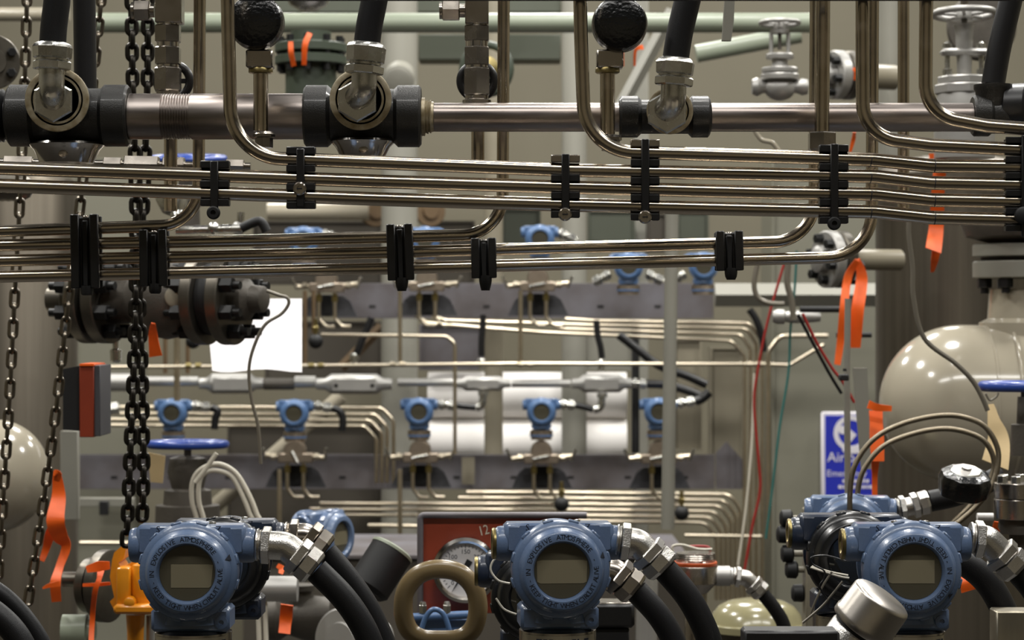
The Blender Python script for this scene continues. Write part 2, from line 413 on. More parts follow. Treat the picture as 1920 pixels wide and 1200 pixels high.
# channel clamps of the lower bundle
def channel_clamp(label, x0, y0, x1, y1, yn, sl):
    t = Thing('tube_clamp', label, 'clamp', 'black channel clamps on the lower bundle')
    k = S(YV); R = Matrix.Rotation(radians(sl), 3, 'Y')
    xc, yc, w, h = (x0 + x1) / 2, (y0 + y1) / 2, x1 - x0, y1 - y0
    o = P(xc, yc, YV)
    def bx(p, dx, dz, sx, sz, d0, d1, ch=1.5): p.box(o + R @ Vector((dx*k, (d0 + d1)/2*k, dz*k)), sx*k, abs(d1 - d0)*k, sz*k, ch*k, R)
    b = t.part('back_plate', M_BLACKM); bx(b, 0, 0, w*.96, h*.97, 12.5, 20)
    f = t.part('front_block', M_BLACK); bx(f, 0, -2, w*.9, h*.95, -19, -12.5)
    for sgn in (-1, 1):
        r = t.part('side_rail', M_BLACK); bx(r, sgn * (w/2 - 8), 0, 16, h, -31, -18.9)
    c = t.part('channel_insert', M_BLACKM); bx(c, 0, -4, 13, h*.9, -25, -18.9, 3)
    g = t.part('bolt_rod', M_DIM, label='bare steel bolt in the channel'); bx(g, 0, h/2 - 6, 12, 9, -17, -10, 2)
    n = t.part('foot_nut', M_BLACKM)
    n.lathe(P(xc + 3, y1 + 1, YV) + YA * (-22*k), -Z, [(-6*k, 12*k), (3*k, 12*k), (10*k, 11*k), ((yn - y1)*k, 8*k)], 16)
    return t
channel_clamp('tall black channel clamp nearest the left edge', 138, 403, 190, 541, 553, -1)
channel_clamp('black channel clamp second from the left edge', 266, 431, 317, 537, 550, -1)
channel_clamp('black channel clamp left of mid picture on three tubes', 727, 421, 776, 526, 545, -1.8)
channel_clamp('short black channel clamp near mid picture on two tubes', 884, 447, 931, 522, 544, -1.2)
channel_clamp('short black channel clamp farthest right on two tubes', 1340, 434, 1391, 508, 524, -1.2)

# horizontal header pipe
k = S(YP)
p = single('steel_pipe', 'thick bare steel pipe with threads between the first two tees', 'pipe', M_PIPE)
prof = [(0, 43), (55, 43)]
for i in range(11): prof += [(60 + i*5, 42.8), (61 + i*5, 42.8), (62 + i*5, 40.2), (63.4 + i*5, 40.2)]
prof += [(116, 43), (327, 43)]
p.lathe(P(244, 218.5, YP), X, [(a*k, b*k) for a, b in prof], 48); p.sharp = 60
p = single('steel_pipe', 'thinner bare steel pipe between the middle tee and the next', 'pipe', M_PIPE); p.lathe(P(814, 220, YP), X, [(0, 27*k), (346*k, 27*k)], 40)
p = single('steel_pipe', 'bare steel pipe running right behind the bent tubes', 'pipe', M_PIPE); p.lathe(P(1333, 220, YP), X, [(0, 27*k), (489*k, 27*k)], 40)
def tee(label, x0, x1, yc, ro, bx, by, rb, hexr, elbow, top, flange=None, small=False):
    t = Thing('pipe_tee', label, 'pipe fitting', 'black iron tees on the header pipe')
    b = t.part('tee_body', M_IRON)
    L = x1 - x0; rim = min(46, L*.2)
    b.lathe(P(x0, yc, YP), X, [(c*k, d*k) for c, d in [(0, ro - 5), (4, ro), (rim, ro), (rim + 7, ro - 7), (L - rim - 7, ro - 7), (L - rim, ro), (L - 4, ro), (L, ro - 5)]], 48)
    C0 = P(bx, by, YP - (ro + 30)*k); C0.y = YP
    b.lathe(C0, -YA, [(c*k, d*k) for c, d in [(10, rb*.86), (ro + 8, rb*.9), (ro + 16, rb - 2), (ro + 28, rb - 1)]], 44)
    fr = (ro + 28) * k
    w = t.part('outlet_rim', M_IRONW); w.lathe(C0 - YA * fr, -YA, [(c*k, d*k) for c, d in [(0, rb - 1), (3, rb - 1), (4.5, rb - 3), (4.5, rb*.80), (-5, rb*.78), (-5, rb*.75), (3, rb*.74), (3, rb*.67), (-4, rb*.66), (-4, .1)]], 44)
    yf = YP - fr
    h = t.part('elbow_nut', M_ZINC); h.hexn(P(bx - 6, by + 3, yf) + YA * (3.2*k), -YA, 0, 13*k, hexr*k, .08, phase=pi/6, u=X)
    e = t.part('elbow', M_ZINC)
    ex, ey = elbow
    Ye = YP - (ro + 28 + 32) * k
    q = S(Ye)
    a = P(bx - 7, by - 2, yf - 4*k); c = P(ex - .3, by - 15, Ye); d = P(ex, ey, Ye)
    e.tube([a, c, d], 24*q, 24, fr=27*q)
    tx, ty = top
    ax = P(tx, ty, Ye) - d; Lx = ax.length; ax.normalize()
    n1 = t.part('lower_nut', M_ZINC); n1.hexn(d, ax, -1*q, 16*q, 36*q, .08, phase=pi/6)
    n1.lathe(d, ax, [(16*q, 30*q), (20*q, 30*q)], 28)
    n2 = t.part('compression_cap', M_ZINC); n2.lathe(d, ax, [(20*q, 33*q), (22*q, 36*q), (Lx - 9*q, 37.5*q), (Lx - 3*q, 34*q), (Lx, 29*q), (Lx, 25.5*q), (Lx - 5*q, 25.5*q)], 8, phase=.2); n2.sharp = 30
    if flange:
        fx, fy, fw, fh = flange
        g = t.part('bottom_cover', M_CHROME); g.lathe(P(fx, fy, YP - 8*k), -Z, [(c*k, d*k) for c, d in [(0, fw), (4, fw + 3), (8, fw), (14, fw - 6), (fh, fw - 16)]], 40)
        s = t.part('cover_screw', M_DIM); s.lathe(P(fx + 4, fy + fh*.62, YP - 8*k) - YA * ((fw - 11)*k), -YA, [(0, 9*k), (3*k, 7*k), (4*k, 2*k)], 18)
    return (P(tx, ty, Ye), ax, Ye)
hose_ends = []
hose_ends.append(tee('large black iron tee at top left with a silver elbow on its round outlet', 17, 243, 217, 58, 107, 187, 60, 40, (97, 130), (99, 80), (125, 268, 66, 38)))
hose_ends.append(tee('large black iron tee left of centre with a silver elbow and bushing', 571, 790, 218, 58, 676, 186, 58, 40, (683, 138), (688, 80), (680, 262, 57, 34)))
hose_ends.append(tee('smaller black iron tee right of centre with a silver elbow', 1161, 1331, 219, 39, 1256, 208, 44, 40, (1263, 160), (1267, 109)))
p = single('pipe_bushing', 'threaded hexagon bushing reducing the middle tee to the thinner pipe', 'pipe fitting', M_IRONW)
p.lathe(P(791, 219, YP), X, [(a*k, b*k) for a, b in [(0, 36), (6, 36), (7, 30), (12, 33), (13, 28), (17, 32), (18, 29), (22.5, 28)]], 24)
t = Thing('pipe_tee', 'black iron tee cut off at the right edge under a dark blue hose', 'pipe fitting')
b = t.part('tee_body', M_IRON); b.lathe(P(1823, 217, YP), X, [(c*k, d*k) for c, d in [(0, 35), (4, 39), (30, 39), (36, 34), (120, 34)]], 40); 
b.lathe(P(1862, 205, YP), Z, [(c*k, d*k) for c, d in [(0, 30), (34, 33), (38, 36), (46, 36)]], 32)
n = t.part('side_nut', M_BLACK); n.hexn(P(1900, 200, YP), Vector((.9, -.45, 0)), -12*k, 30*k, 44*k, .1, seg=10)
n = t.part('collar', M_ZINC); n.lathe(P(1862, 160, YP), Z, [(-1*k, 26*k), (2*k, 27*k), (2.5*k, 23*k)], 24, cap=False)
p = single('pipe_coupling', 'dark threaded pipe end at the far left beside the first tee', 'pipe fitting', M_BLACK)
p.lathe(P(-60, 217, YP), X, [(a*k, b*k) for a, b in [(0, 50), (40, 50)] + [(42 + i*3, 46 if i % 2 else 50) for i in range(10)] + [(73, 40), (76, 40)]], 32)
# hoses above the tees
def hose(label, pts, Y, r, m=M_RUBBER, name='conduit_hose', group='black conduit hoses'):
    p = single(name, label, 'hose', m, group); p.tube(PP(pts, Y), r * S(Y), 22, sp=10); return p
Y0 = hose_ends[0][2]
hose('black rubber hose rising from the elbow of the top left tee', [(99, 79), (101, 50), (107, 0), (112, -60)], Y0, 25)
hose('black rubber hose rising from the elbow of the tee left of centre', [(688.3, 79), (693, 45), (702, 0), (712, -60)], hose_ends[1][2], 25)
hose('black rubber hose rising from the elbow of the smaller tee', [(1267, 108), (1275, 60), (1289, 0), (1303, -60)], hose_ends[2][2], 25)
hose('dark hose standing behind the top left hose beside a chain', [(162, 250), (160, 150), (158, 0), (156, -60)], 2.2, 21, M_BLACK)
hose('dark blue black hose leaning at the top right corner', [(1862, 158), (1874, 90), (1895, 0), (1908, -60)], YP, 22, M_BLACK)

# knobs on tube stands
def knob_stand(label, kx, ky, kr, bx, tx, yb, Y=2.05):
    t = Thing('knob_fitting', label, 'valve', 'black ball knobs on tube stands'); k = S(Y)
    a = t.part('knob', M_KNOB)
    a.lathe(P(kx, ky, Y - 30*k), -YA, [(-26*k, 30*k), (-22*k, kr*k - 5*k)] + [((-18 + i*9)*k, (kr - (1.6 if i % 2 else 0))*k) for i in range(4)] + [(18*k, (kr - 4)*k), (24*k, (kr - 14)*k), (25*k, .1*k)], 56)
    b = t.part('fitting_block', M_DIM); b.box(P(bx, 112, Y), 50*k, 44*k, 34*k, 3*k)
    r = t.part('brass_ring', M_BRASS, label='yellow brass ring'); r.lathe(P(tx, 127, Y), -Z, [(0, 21*k), (3*k, 23*k), (9*k, 23*k), (11*k, 20*k)], 28)
    c = t.part('stand_tube', M_TUBE); c.tube([P(tx, 138, Y), P(tx, yb - 16, Y)], 14*k, 24)
    n = t.part('base_nut', M_DIM); n.lathe(P(tx + 6, yb - 15, Y), -Z, [(0, 16*k), (5*k, 21*k), (10*k, 21*k), (12*k, 17*k), (30*k, 17*k)], 8)
knob_stand('black knob at top left of centre on a brass ringed tube stand', 480, 41, 52, 488, 489, 262)
knob_stand('black knob right of centre beside a bent tube on a tube stand', 1162, 45, 52, 1143, 1139, 268)
t = Thing('tube_stand', 'thick upright stainless tube ending in a flared nut right of centre', 'tube'); k = S(2.04)
a = t.part('tube_run', M_TUBE); a.tube(PP([(1543, -60), (1541, 248)], 2.04), 14*k, 26)
n = t.part('flare_nut', M_DIM); n.hexn(P(1541, 248, 2.04), -Z, 0, 34*k, 28*k, .1, seg=6); 
# compression fitting stacks
def stack(label, x, side, ys, cross, knob, low, hexb, Y=2.17):
    t = Thing('fitting_stack', label, 'pipe fitting', 'stacks of compression fittings'); k = S(Y)
    b = t.part('cross_body', M_DIM); b.pbox(x - cross, -30, x + cross, ys[0], Y - .011, .022, 2)
    q = t.part('side_nut', M_DIM); q.hexn(P(side[0], 20, Y), X, 0, (side[1] - side[0]) * k, 20*k, .12)
    q.lathe(P(side[0], 20, Y), X, [(-5*k, 16*k), (0, 16*k)], 24); q.lathe(P(side[1], 20, Y), X, [(0, 13*k), ((x - cross - side[1])*k, 13*k)], 20)
    for a, c in ((ys[1], ys[2]), (ys[3], ys[4])):
        q = t.part('hex_nut', M_DIM); q.hexn(P(x, a, Y), -Z, 0, (c - a)*k, 26*k, .1)
    q = t.part('neck', M_CHROME)
    for a, c in ((ys[0], ys[1]), (ys[2], ys[3]), (ys[4], ys[5])): q.lathe(P(x, a, Y), -Z, [(0, 21*k), ((c - a)*k, 21*k)], 24)
    q = t.part('hex_body', M_DIM); q.hexn(P(x, ys[5], Y), -Z, 0, (ys[6] - ys[5])*k, 27*k, .14)
    q.lathe(P(x, ys[6], Y), -Z, [(0, 22*k), (6*k, 22*k), (8*k, 27*k), (18*k, 27*k)], 24)
    q = t.part('round_handle', M_BLACK); q.torus(P(knob[0], knob[1], Y + .02), YA, (knob[2] - 7)*k, 8*k); 
    for a in (0, 1): q.box(P(knob[0], knob[1], Y + .02), *( (knob[2]*1.6*k, 6*k, 9*k) if a else (9*k, 6*k, knob[2]*1.6*k)), 1*k)
    q = t.part('lower_tube', M_TUBE); q.tube([P(low, ys[6] + 18, Y), P(low, 396 if low < 600 else 320, Y)], 12.5*k, 22)
stack('stack of steel compression fittings at left between chains and a bent tube', 315, (252, 282), (42, 47, 80, 88, 122, 126, 172), 25, (325, 152, 38), 320, 26)
stack('stack of steel compression fittings right of the middle tee with round black handle', 894, (829, 862), (44, 48, 78, 88, 123, 127, 180), 22, (895, 152, 39), 896, 26)
p = single('header_bar', 'dark steel bar along the top edge of the picture', 'bar', M_BLACKM); p.box(P(1230, -3.0, 2.0) - YA * .012, 1560*S(2.0), .012, 14*S(2.0), .001)
p = single('flat_lever', 'pale flat lever hanging from the top edge right of centre', 'lever', M_GREYP); p.plate([(1361, -30), (1379, -30), (1376, 40), (1371, 76), (1354, 76)], 2.3, .008)
# ------------------------------------------------------------------ pressure transmitters
U0 = S(2.0)
M_BLUE_SHADED = mat('blue_enamel_shaded', (34, 44, 62), 0, .34, .1, (40, 40, 40), coat=.3)  # shadow put into the blue enamel colour, for the transmitters standing behind
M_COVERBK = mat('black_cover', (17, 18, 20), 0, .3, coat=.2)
def ring_text(p, body, r, a0, a1, y, size, B, out=True, rot=0):
    chars = list(body); n = len(chars)
    for i, ch in enumerate(chars):
        if ch == ' ': continue
        a = radians(a0 + (a1 - a0) * i / max(1, n - 1) + rot)
        th = a - pi/2 if out else a + pi/2
        Mx = B @ Matrix.Translation((r * cos(a), y, r * sin(a))) @ Matrix.Rotation(-th, 4, 'Y') @ FACE
        p.text(ch, Mx, size)
def transmitter(label, o, yaw=0, far=False, dark=False, rot=0, group=None, lcd=(-36, 50, -24, 20), plugs=(0, 0), module=True, cover=True, sc=1.0, name='pressure_transmitter', letters=True):
    t = Thing(name, label, 'transmitter', group)
    B = Matrix.Translation(o) @ Matrix.Rotation(yaw, 4, 'Z') @ Matrix.Scale(U0 * sc, 4)
    mb = M_BLUEF if far else (M_BLUE_SHADED if dark else M_BLUE)
    sg = 24 if far else 56
    h = t.part('housing', mb, M=B)
    h.lathe((0, 55, 0), -YA, [(-22, 60), (-18, 72), (-16, 84), (0, 86), (10, 86), (14, 80), (80, 80), (84, 88), (94, 88)], sg)
    h.box((0, -3, 56), 204, 62, 56, 7)
    for s in (-1, 1): h.lathe((s * 55, 0, 44), X * s, [(0, 33), (52, 33), (58, 32), (62, 29), (62, 22), (58, 21), (58, .1)], 20 if far else 36)
    h.box((0, 6, -92), 112 if far else 146, 92, 44, 6); h.lathe((0, 6, -70), -Z, [(0, 60), (30, 66)], sg)
    if not far:
        h.prism([Vector((-92, -35, 34)), Vector((-74, -35, 80)), Vector((74, -35, 80)), Vector((92, -35, 34))], YA * 3)
        h.lathe((58, -36, -96), -YA, [(0, 12), (6, 12), (7, 5), (3, 4)], 18)
    if module:
        m = t.part('sensor_module', M_DIM if not far else M_MANI, M=B)
        m.lathe((0, 6, -114), -Z, [(0, 62), (4, 72), (14, 72)] + ([(34, 72), (36, 66), (62, 66)] if far else [(120, 72)]), sg)
        if far:
            b = t.part('blue_band', mb, M=B); b.lathe((0, 6, -142), -Z, [(0, 70), (2, 74), (12, 74), (14, 70)], sg)
        else:
            n = t.part('nameplate', M_PLATE, M=B)
            n.rings([[Vector((73.2 * sin(radians(a)), 6 - 73.2 * cos(radians(a)), z)) for a in range(-62, 63, 4)] for z in (-122, -190)], closed_ring=False, cap=False)
            if letters:
                q = t.part('plate_print', M_MARK, parent=n, label='dark printed lines on the nameplate', M=B)
                for row in range(6):
                    a = -56
                    while a < 54:
                        ww = random.choice((4, 6, 9, 3)); 
                        if random.random() < .62:
                            q.rings([[Vector((73.6 * sin(radians(b)), 6 - 73.6 * cos(radians(b)), z)) for b in (a, a + ww/2, a + ww)] for z in (-128 - row*10, -131.5 - row*10)], closed_ring=False, cap=False)
                        a += ww + 2.5
    if cover:
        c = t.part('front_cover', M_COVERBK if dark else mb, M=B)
        c.lathe((0, 0, 0), -YA, [(38.5, 84), (39, 89), (42, 92), (60, 91), (66, 88), (70, 80), (84, 74.5), (88, 72), (90, 69), (90, 56), (87, 53), (78, 51.5), (76, 51.5), (76, .1)], sg)
        if not far:
            for i in range(12):
                a = radians(15 + 30*i); R = Matrix.Rotation(-a, 3, 'Y')
                c.box(R @ Vector((91, -53, 0)), 7, 16, 20, 2, R)
        if not far and not dark:
            mk = t.part('cover_mark', M_MARK, parent=c, label='dark triangle mark on the cover', M=B); Rm = Matrix.Rotation(-radians(18 + rot * .3), 3, 'Y')
            mk.prism([Rm @ Vector((83.5, -69, 9)), Rm @ Vector((83.5, -69, -3)), Rm @ Vector((74.5, -85, 2))], Vector((0, .5, 0)))
        win = t.part('window', M_GLASS if dark else M_LCD2, parent=c, label='round display window', M=B); win.lathe((0, 0, 0), -YA, [(76.2, 51), (77, 51), (77, .1)], sg)
        if not far and not dark:
            d = t.part('display', M_LCD, parent=c, label='grey liquid crystal display', M=B)
            x0, x1, z0, z1 = lcd
            pts = []
            def clip(x, z):
                r = sqrt(x*x + z*z)
                return (x * min(1, 50/r), z * min(1, 50/r))
            top = [clip(x0 + (x1 - x0) * i / 8, z1) for i in range(9)]; bot = [clip(x1 - (x1 - x0) * i / 8, z0) for i in range(9)]
            pts = [Vector((x, -77.6, z)) for x, z in top + bot]
            d.prism(pts, YA * .5)
            if letters:
                q = t.part('lettering', M_MARK, parent=c, label='dark warning lettering round the cover', M=B); E = Matrix.Identity(4)
                ring_text(q, 'IN', 63, 185, 179, -90.4, 13, E, True, rot); ring_text(q, 'EXPLOSIVE', 63, 163, 112, -90.4, 13, E, True, rot)
                ring_text(q, 'ATMOSPHERE', 63, 97, 38, -90.4, 13, E, True, rot); ring_text(q, '-', 63, 20, 20, -90.4, 13, E, True, rot); ring_text(q, '-', 63, 196, 196, -90.4, 13, E, True, rot)
                ring_text(q, 'KEEP', 63, 206, 224, -90.4, 13, E, False, rot); ring_text(q, 'TIGHT', 63, 236, 259, -90.4, 13, E, False, rot)
                ring_text(q, 'WHEN', 63, 272, 292, -90.4, 13, E, False, rot); ring_text(q, 'CIRCUIT', 63, 303, 335, -90.4, 13, E, False, rot); ring_text(q, 'ALIVE', 63, 346, 366, -90.4, 13, E, False, rot)
    if not far and letters:
        for ch, x in (('S', -60), ('Z', 52)): q = t.part('port_letter', M_MARK, parent=h, label='dark letter ' + ch, M=B); q.text(ch, Matrix.Translation((x, -35.6, 76)) @ FACE, 17)
        a1 = t.part('span_screw', M_ZINC, M=B)
        for x in (-22, 36): a1.lathe((x, 4, 84), Z, [(0, 7), (3, 6), (4, 2)], 14)
    if far:
        pass
    for s, on in zip((-1, 1), plugs):
        if on:
            b = t.part('port_plug', M_BRASS, label='brass coloured port plug', M=B); b.lathe((s * 117.2, 0, 44), X * s, [(0, 29), (4, 30), (7, 28), (7, 18), (4, 15), (4, .1)], 28)
    return t
TG = 'front pressure transmitters'
transmitter('blue transmitter at lower left with its lettered round display cover', P(362, 1066, 2.0), 0, group=TG, lcd=(-30, 50, -27, 16))
transmitter('blue transmitter in the middle beside the tan ring handle, with a scratched display', P(1046, 1062, 2.0), radians(4.5), group=TG, lcd=(-52, 52, -23, 20), plugs=(1, 0))
transmitter('blue transmitter at lower right with upside down lettering round its display', P(1700, 1064, 2.0), 0, group=TG, rot=-177, lcd=(-52, 38, -21, 22), plugs=(1, 0))
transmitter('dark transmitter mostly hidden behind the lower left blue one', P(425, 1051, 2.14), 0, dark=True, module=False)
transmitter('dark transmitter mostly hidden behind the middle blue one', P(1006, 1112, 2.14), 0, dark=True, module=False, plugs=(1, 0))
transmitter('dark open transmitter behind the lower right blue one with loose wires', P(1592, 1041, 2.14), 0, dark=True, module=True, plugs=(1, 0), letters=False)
# conduit connectors and hoses
def connector(label, a, d0, b, e, Y, m=M_ALU, r=1.0, group='angled conduit connectors', sub=True, nut=36):
    """a: photo point at the port, d0: px direction out of the port, b: bend, e: end face"""
    t = Thing('conduit_connector', label, 'pipe fitting', group); k = S(Y) * r
    A, Bp, E = P(a[0], a[1], Y), P(b[0], b[1], Y), P(e[0], e[1], Y)
    u = (Bp - A).normalized(); w = (E - Bp).normalized(); L = (E - Bp).length
    f = t.part('lock_nut', m); f.lathe(A, u, [(0, 30*k), (3*k, 31*k), (5*k, 27*k), (8*k, 29*k), (10*k, 26*k)], 28); f.hexn(A, u, 10*k, 26*k, nut*k, .06, phase=.2)
    bd = t.part('elbow_body', m); bd.tube([A + u * 26*k, Bp, Bp + w * (L - 50*k if L > 60*k else 12*k)], 27*k, 26, fr=26*k)
    h = t.part('body_nut', m); h.hexn(E, w, -50*k, -31*k, 37*k, .08, phase=.3)
    c = t.part('gland_cap', m); c.lathe(E, w, [(-31*k, 30*k), (-28*k, 36*k), (-8*k, 37*k), (-2*k, 33*k), (0, 28*k), (0, 25*k), (-4*k, 25*k)], 8, phase=.3); c.sharp = 30
    return E, w
connector('bright conduit connector on the lower left transmitter', (481, 1021), 0, (535, 1024), (592, 1068), 2.0)
hose('thick black hose falling from the lower left transmitter connector', [(593, 1069), (640, 1116), (672, 1160), (694, 1205), (708, 1260)], 2.0, 24)
connector('dark conduit connector half hidden behind the lower left connector', (536, 1007), 0, (575, 1006), (612, 1033), 2.14, M_DIM, .95)
hose('thinner black hose behind the lower left one', [(613, 1034), (655, 1085), (692, 1140), (722, 1205), (738, 1260)], 2.14, 20)
connector('bright conduit connector on the middle transmitter', (1155, 1013), 0, (1196, 1018), (1246, 1067), 2.0)
hose('thick black hose falling from the middle transmitter connector', [(1247, 1068), (1287, 1115), (1313, 1160), (1331, 1205), (1344, 1260)], 2.0, 24)
connector('dim conduit connector under the middle bright one', (1117, 1070), 0, (1150, 1072), (1192, 1107), 2.14, M_DIM, .98)
hose('black hose falling from the dim connector under the middle one', [(1193, 1108), (1228, 1145), (1252, 1180), (1268, 1215), (1282, 1260)], 2.14, 23)
connector('bright conduit connector at the right edge on the lower right transmitter', (1818, 1009), 0, (1850, 1012), (1908, 1070), 2.0)
hose('black hose leaving the right edge from the lower right connector', [(1909, 1071), (1940, 1110), (1960, 1160), (1970, 1230)], 2.0, 24)
hose('thick black hose curving down behind the lower right transmitter', [(1760, 1040), (1808, 1056), (1850, 1090), (1880, 1140), (1900, 1200), (1910, 1260)], 2.13, 25)
hose('shiny black hose in the lower left corner, the upper one', [(-50, 1085), (0, 1112), (40, 1150), (75, 1200), (100, 1260)], 1.98, 17)
hose('shiny black hose in the lower left corner, the lower one', [(-60, 1120), (-10, 1150), (30, 1190), (62, 1250)], 1.92, 24)
# near bottom objects
t = Thing('pipe_union', 'blurred steel cap tilted in front of the lower right transmitter', 'pipe fitting'); Yn = 1.86; k = S(Yn)
A = P(1655, 1120, Yn); ax = (P(1655 - 59, 1120 + 81, Yn + .01) - A).normalized()
q = t.part('cap_body', M_SATIN); q.lathe(A, ax, [(-2*k, .1*k), (-2*k, 52*k), (1*k, 57*k), (5*k, 59*k), (52*k, 60*k), (56*k, 62*k), (68*k, 62*k), (71*k, 60*k), (71*k, 40*k)], 48)
q = t.part('thread', M_BLACKM); q.lathe(A, ax, [(71*k, 50*k), (80*k, 50*k)], 40)
q = t.part('lower_body', M_ALU); q.lathe(A, ax, [(80*k, 50*k), (84*k, 53*k), (150*k, 53*k)], 40)
p = single('black_bar', 'dark blurred bar along the bottom edge below the lower right transmitter', 'bar', M_BLACK); p.pbox(1395, 1183, 1575, 1260, 1.8, .03, 5)
p = single('steel_box', 'small reddish steel plate box at the bottom right corner', 'box', M_PLATE); p.pbox(1868, 1146, 1990, 1270, 2.08, .03, 3)
def wire(label, pts, Y, r, m, cat='wire', name='loose_wire', group=None, seg=8):
    p = single(name, label, cat, m, group); p.tube(PP(pts, Y), r * S(Y), seg, sp=10); return p
wire('bare white wire pair end poking left from the open dark transmitter, upper', [(1590, 1079), (1555, 1072), (1522, 1062)], 2.06, 2, M_WIREW)
wire('white wire below the upper bare wire at the open dark transmitter', [(1592, 1084), (1570, 1080), (1520, 1064)], 2.05, 2, M_WIREW)
wire('thin looping dark wire at the open dark transmitter', [(1585, 1052), (1550, 1042), (1522, 1045), (1524, 1058), (1545, 1070), (1545, 1085), (1537, 1100), (1550, 1122)], 2.04, 1.6, M_BLACK)
wire('pale wire drooping under the open dark transmitter', [(1560, 1072), (1545, 1095), (1530, 1125), (1520, 1150)], 2.05, 2.2, M_CABLE)
wire('pale wire crossing below the open dark transmitter', [(1580, 1090), (1560, 1115), (1540, 1138), (1505, 1168)], 2.04, 2.2, M_CABLE)
# ------------------------------------------------------------------ far background
ORD = ['topmost', 'second', 'third', 'fourth', 'fifth', 'lowest']
def col_round(label, x0, x1, Y, m=M_COLUMN, y0=-80, name='round_column', cat='column'):
    p = single(name, label, cat, m); c = P((x0 + x1) / 2, y0, Y); b = Vector((c.x, Y, 0)); r = (x1 - x0) / 2 * S(Y)
    p.lathe(b, Z, [(0, r), (c.z, r)], 36); return p
def col_box(label, x0, x1, Y, d, m, y0=-80, y1=None, name='steel_column', cat='column'):
    p = single(name, label, cat, m); k = S(Y); zt = P(0, y0, Y).z; zb = 0 if y1 is None else P(0, y1, Y).z
    p.box(((((x0 + x1) / 2) - 960) * k, Y + d/2, (zt + zb) / 2), (x1 - x0) * k, d, zt - zb, .004); return p
def beam(label, x0, y0, x1, y1, Y, d, m, name='steel_beam', cat='beam'):
    p = single(name, label, cat, m); p.pbox(x0, y0, x1, y1, Y, d, 1.5); return p
def hpipe(label, x0, x1, y, r, Y, m, name='pipe', cat='pipe', y2=None, seg=28, group=None):
    p = single(name, label, cat, m, group); p.tube([P(x0, y, Y), P(x1, y if y2 is None else y2, Y)], r * S(Y), seg); return p
col_round('tall pale grey round column left of centre in the background', 715, 783, 7.45)
col_round('tall pale round column behind the centre transmitters', 1053, 1100, 7.45)
col_round('brownish grey round column between the white ducts', 908, 943, 7.2, M_CREAMD)
col_box('narrow pale column seen just left of the thin grey pole', 1189, 1216, 8.4, .12, M_COLUMN)
col_box('black upright channel left of the thin grey pole', 1185, 1199, 7.4, .05, M_BLACKM, 600, 850)
p = single('grey_pole', 'thin pale grey pole standing in front of the background rack', 'pole', M_GREYP); p.tube(PP([(1260, 385), (1252, 992)], 4.6), 12.5 * S(4.6), 24)
beam('dark green beam across the top of the background', 480, -20, 1052, 23, 7.6, .2, mat('dark_green_paint', (74, 78, 66), 0, .5))
beam('dark green beam under the pale pipe near the top', 784, 64, 1052, 112, 8.0, .15, MATS['dark_green_paint'])
hpipe('long pale green horizontal pipe across the top background', 150, 1520, 43, 18.5, 5.0, M_GREEN)
hpipe('cream horizontal pipe at the top left corner behind a chain', -60, 130, 27, 13, 5.2, M_CREAM)
hpipe('sloping pale green pipe at top right behind the small gate valve', 1305, 1500, 101, 17, 5.6, M_GREEN, y2=64)
p = single('diagonal_brace', 'pale diagonal brace rising behind the second black knob', 'brace', M_GREYP); p.tube(PP([(1165, 200), (1262, 20)], 6.2), 13 * S(6.2), 4)
hpipe('cream horizontal duct with brown ends behind the upper tubes', 502, 692, 396, 17, 7.8, M_CREAM, name='duct', cat='duct')
hpipe('upper white round duct behind the background transmitters', 803, 1174, 741, 43.5, 7.8, M_WHITEP, name='white_duct', cat='duct', seg=40)
hpipe('lower white round duct behind the background transmitters', 803, 1174, 829, 43.5, 7.8, M_WHITEP, name='white_duct', cat='duct', seg=40)
def panel(label, x0, y0, x1, y1, Y, d, m, name='sheet_board', cat='panel'):
    t = Thing(name, label, cat); a = t.part('panel_sheet', m); a.pbox(x0, y0, x1, y1, Y, d, 1)
    f = t.part('panel_frame', m); k = S(Y)
    for a0, b0, a1, b1 in ((x0-4, y0-4, x1+4, y0), (x0-4, y1, x1+4, y1+4), (x0-4, y0, x0, y1), (x1, y0, x1+4, y1)): f.pbox(a0, b0, a1, b1, Y - .01, d + .01)
    return t
panel('large grey green cabinet wall behind the blue sign', 1452, 300, 1700, 1260, 6.95, .3, M_DOOR, 'steel_cabinet', 'cabinet')
panel('beige cabinet door left of the bent far tubes', 1336, 655, 1388, 905, 7.3, .08, M_CREAMD)
panel('beige panel right of the thin grey pole', 1268, 640, 1312, 840, 7.5, .06, M_CREAMD)
panel('grey beige panel at left beside the large vessel', 140, 300, 262, 1250, 7.2, .1, M_DOOR)
panel('brownish steel sheet behind the upper far tubes', 790, 612, 905, 690, 7.7, .03, M_STRIP)
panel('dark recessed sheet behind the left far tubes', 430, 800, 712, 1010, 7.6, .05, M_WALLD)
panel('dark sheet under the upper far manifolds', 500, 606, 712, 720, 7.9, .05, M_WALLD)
panel('dark green sheet behind the right far hoses', 1100, 600, 1182, 690, 8.0, .05, M_GREYP)
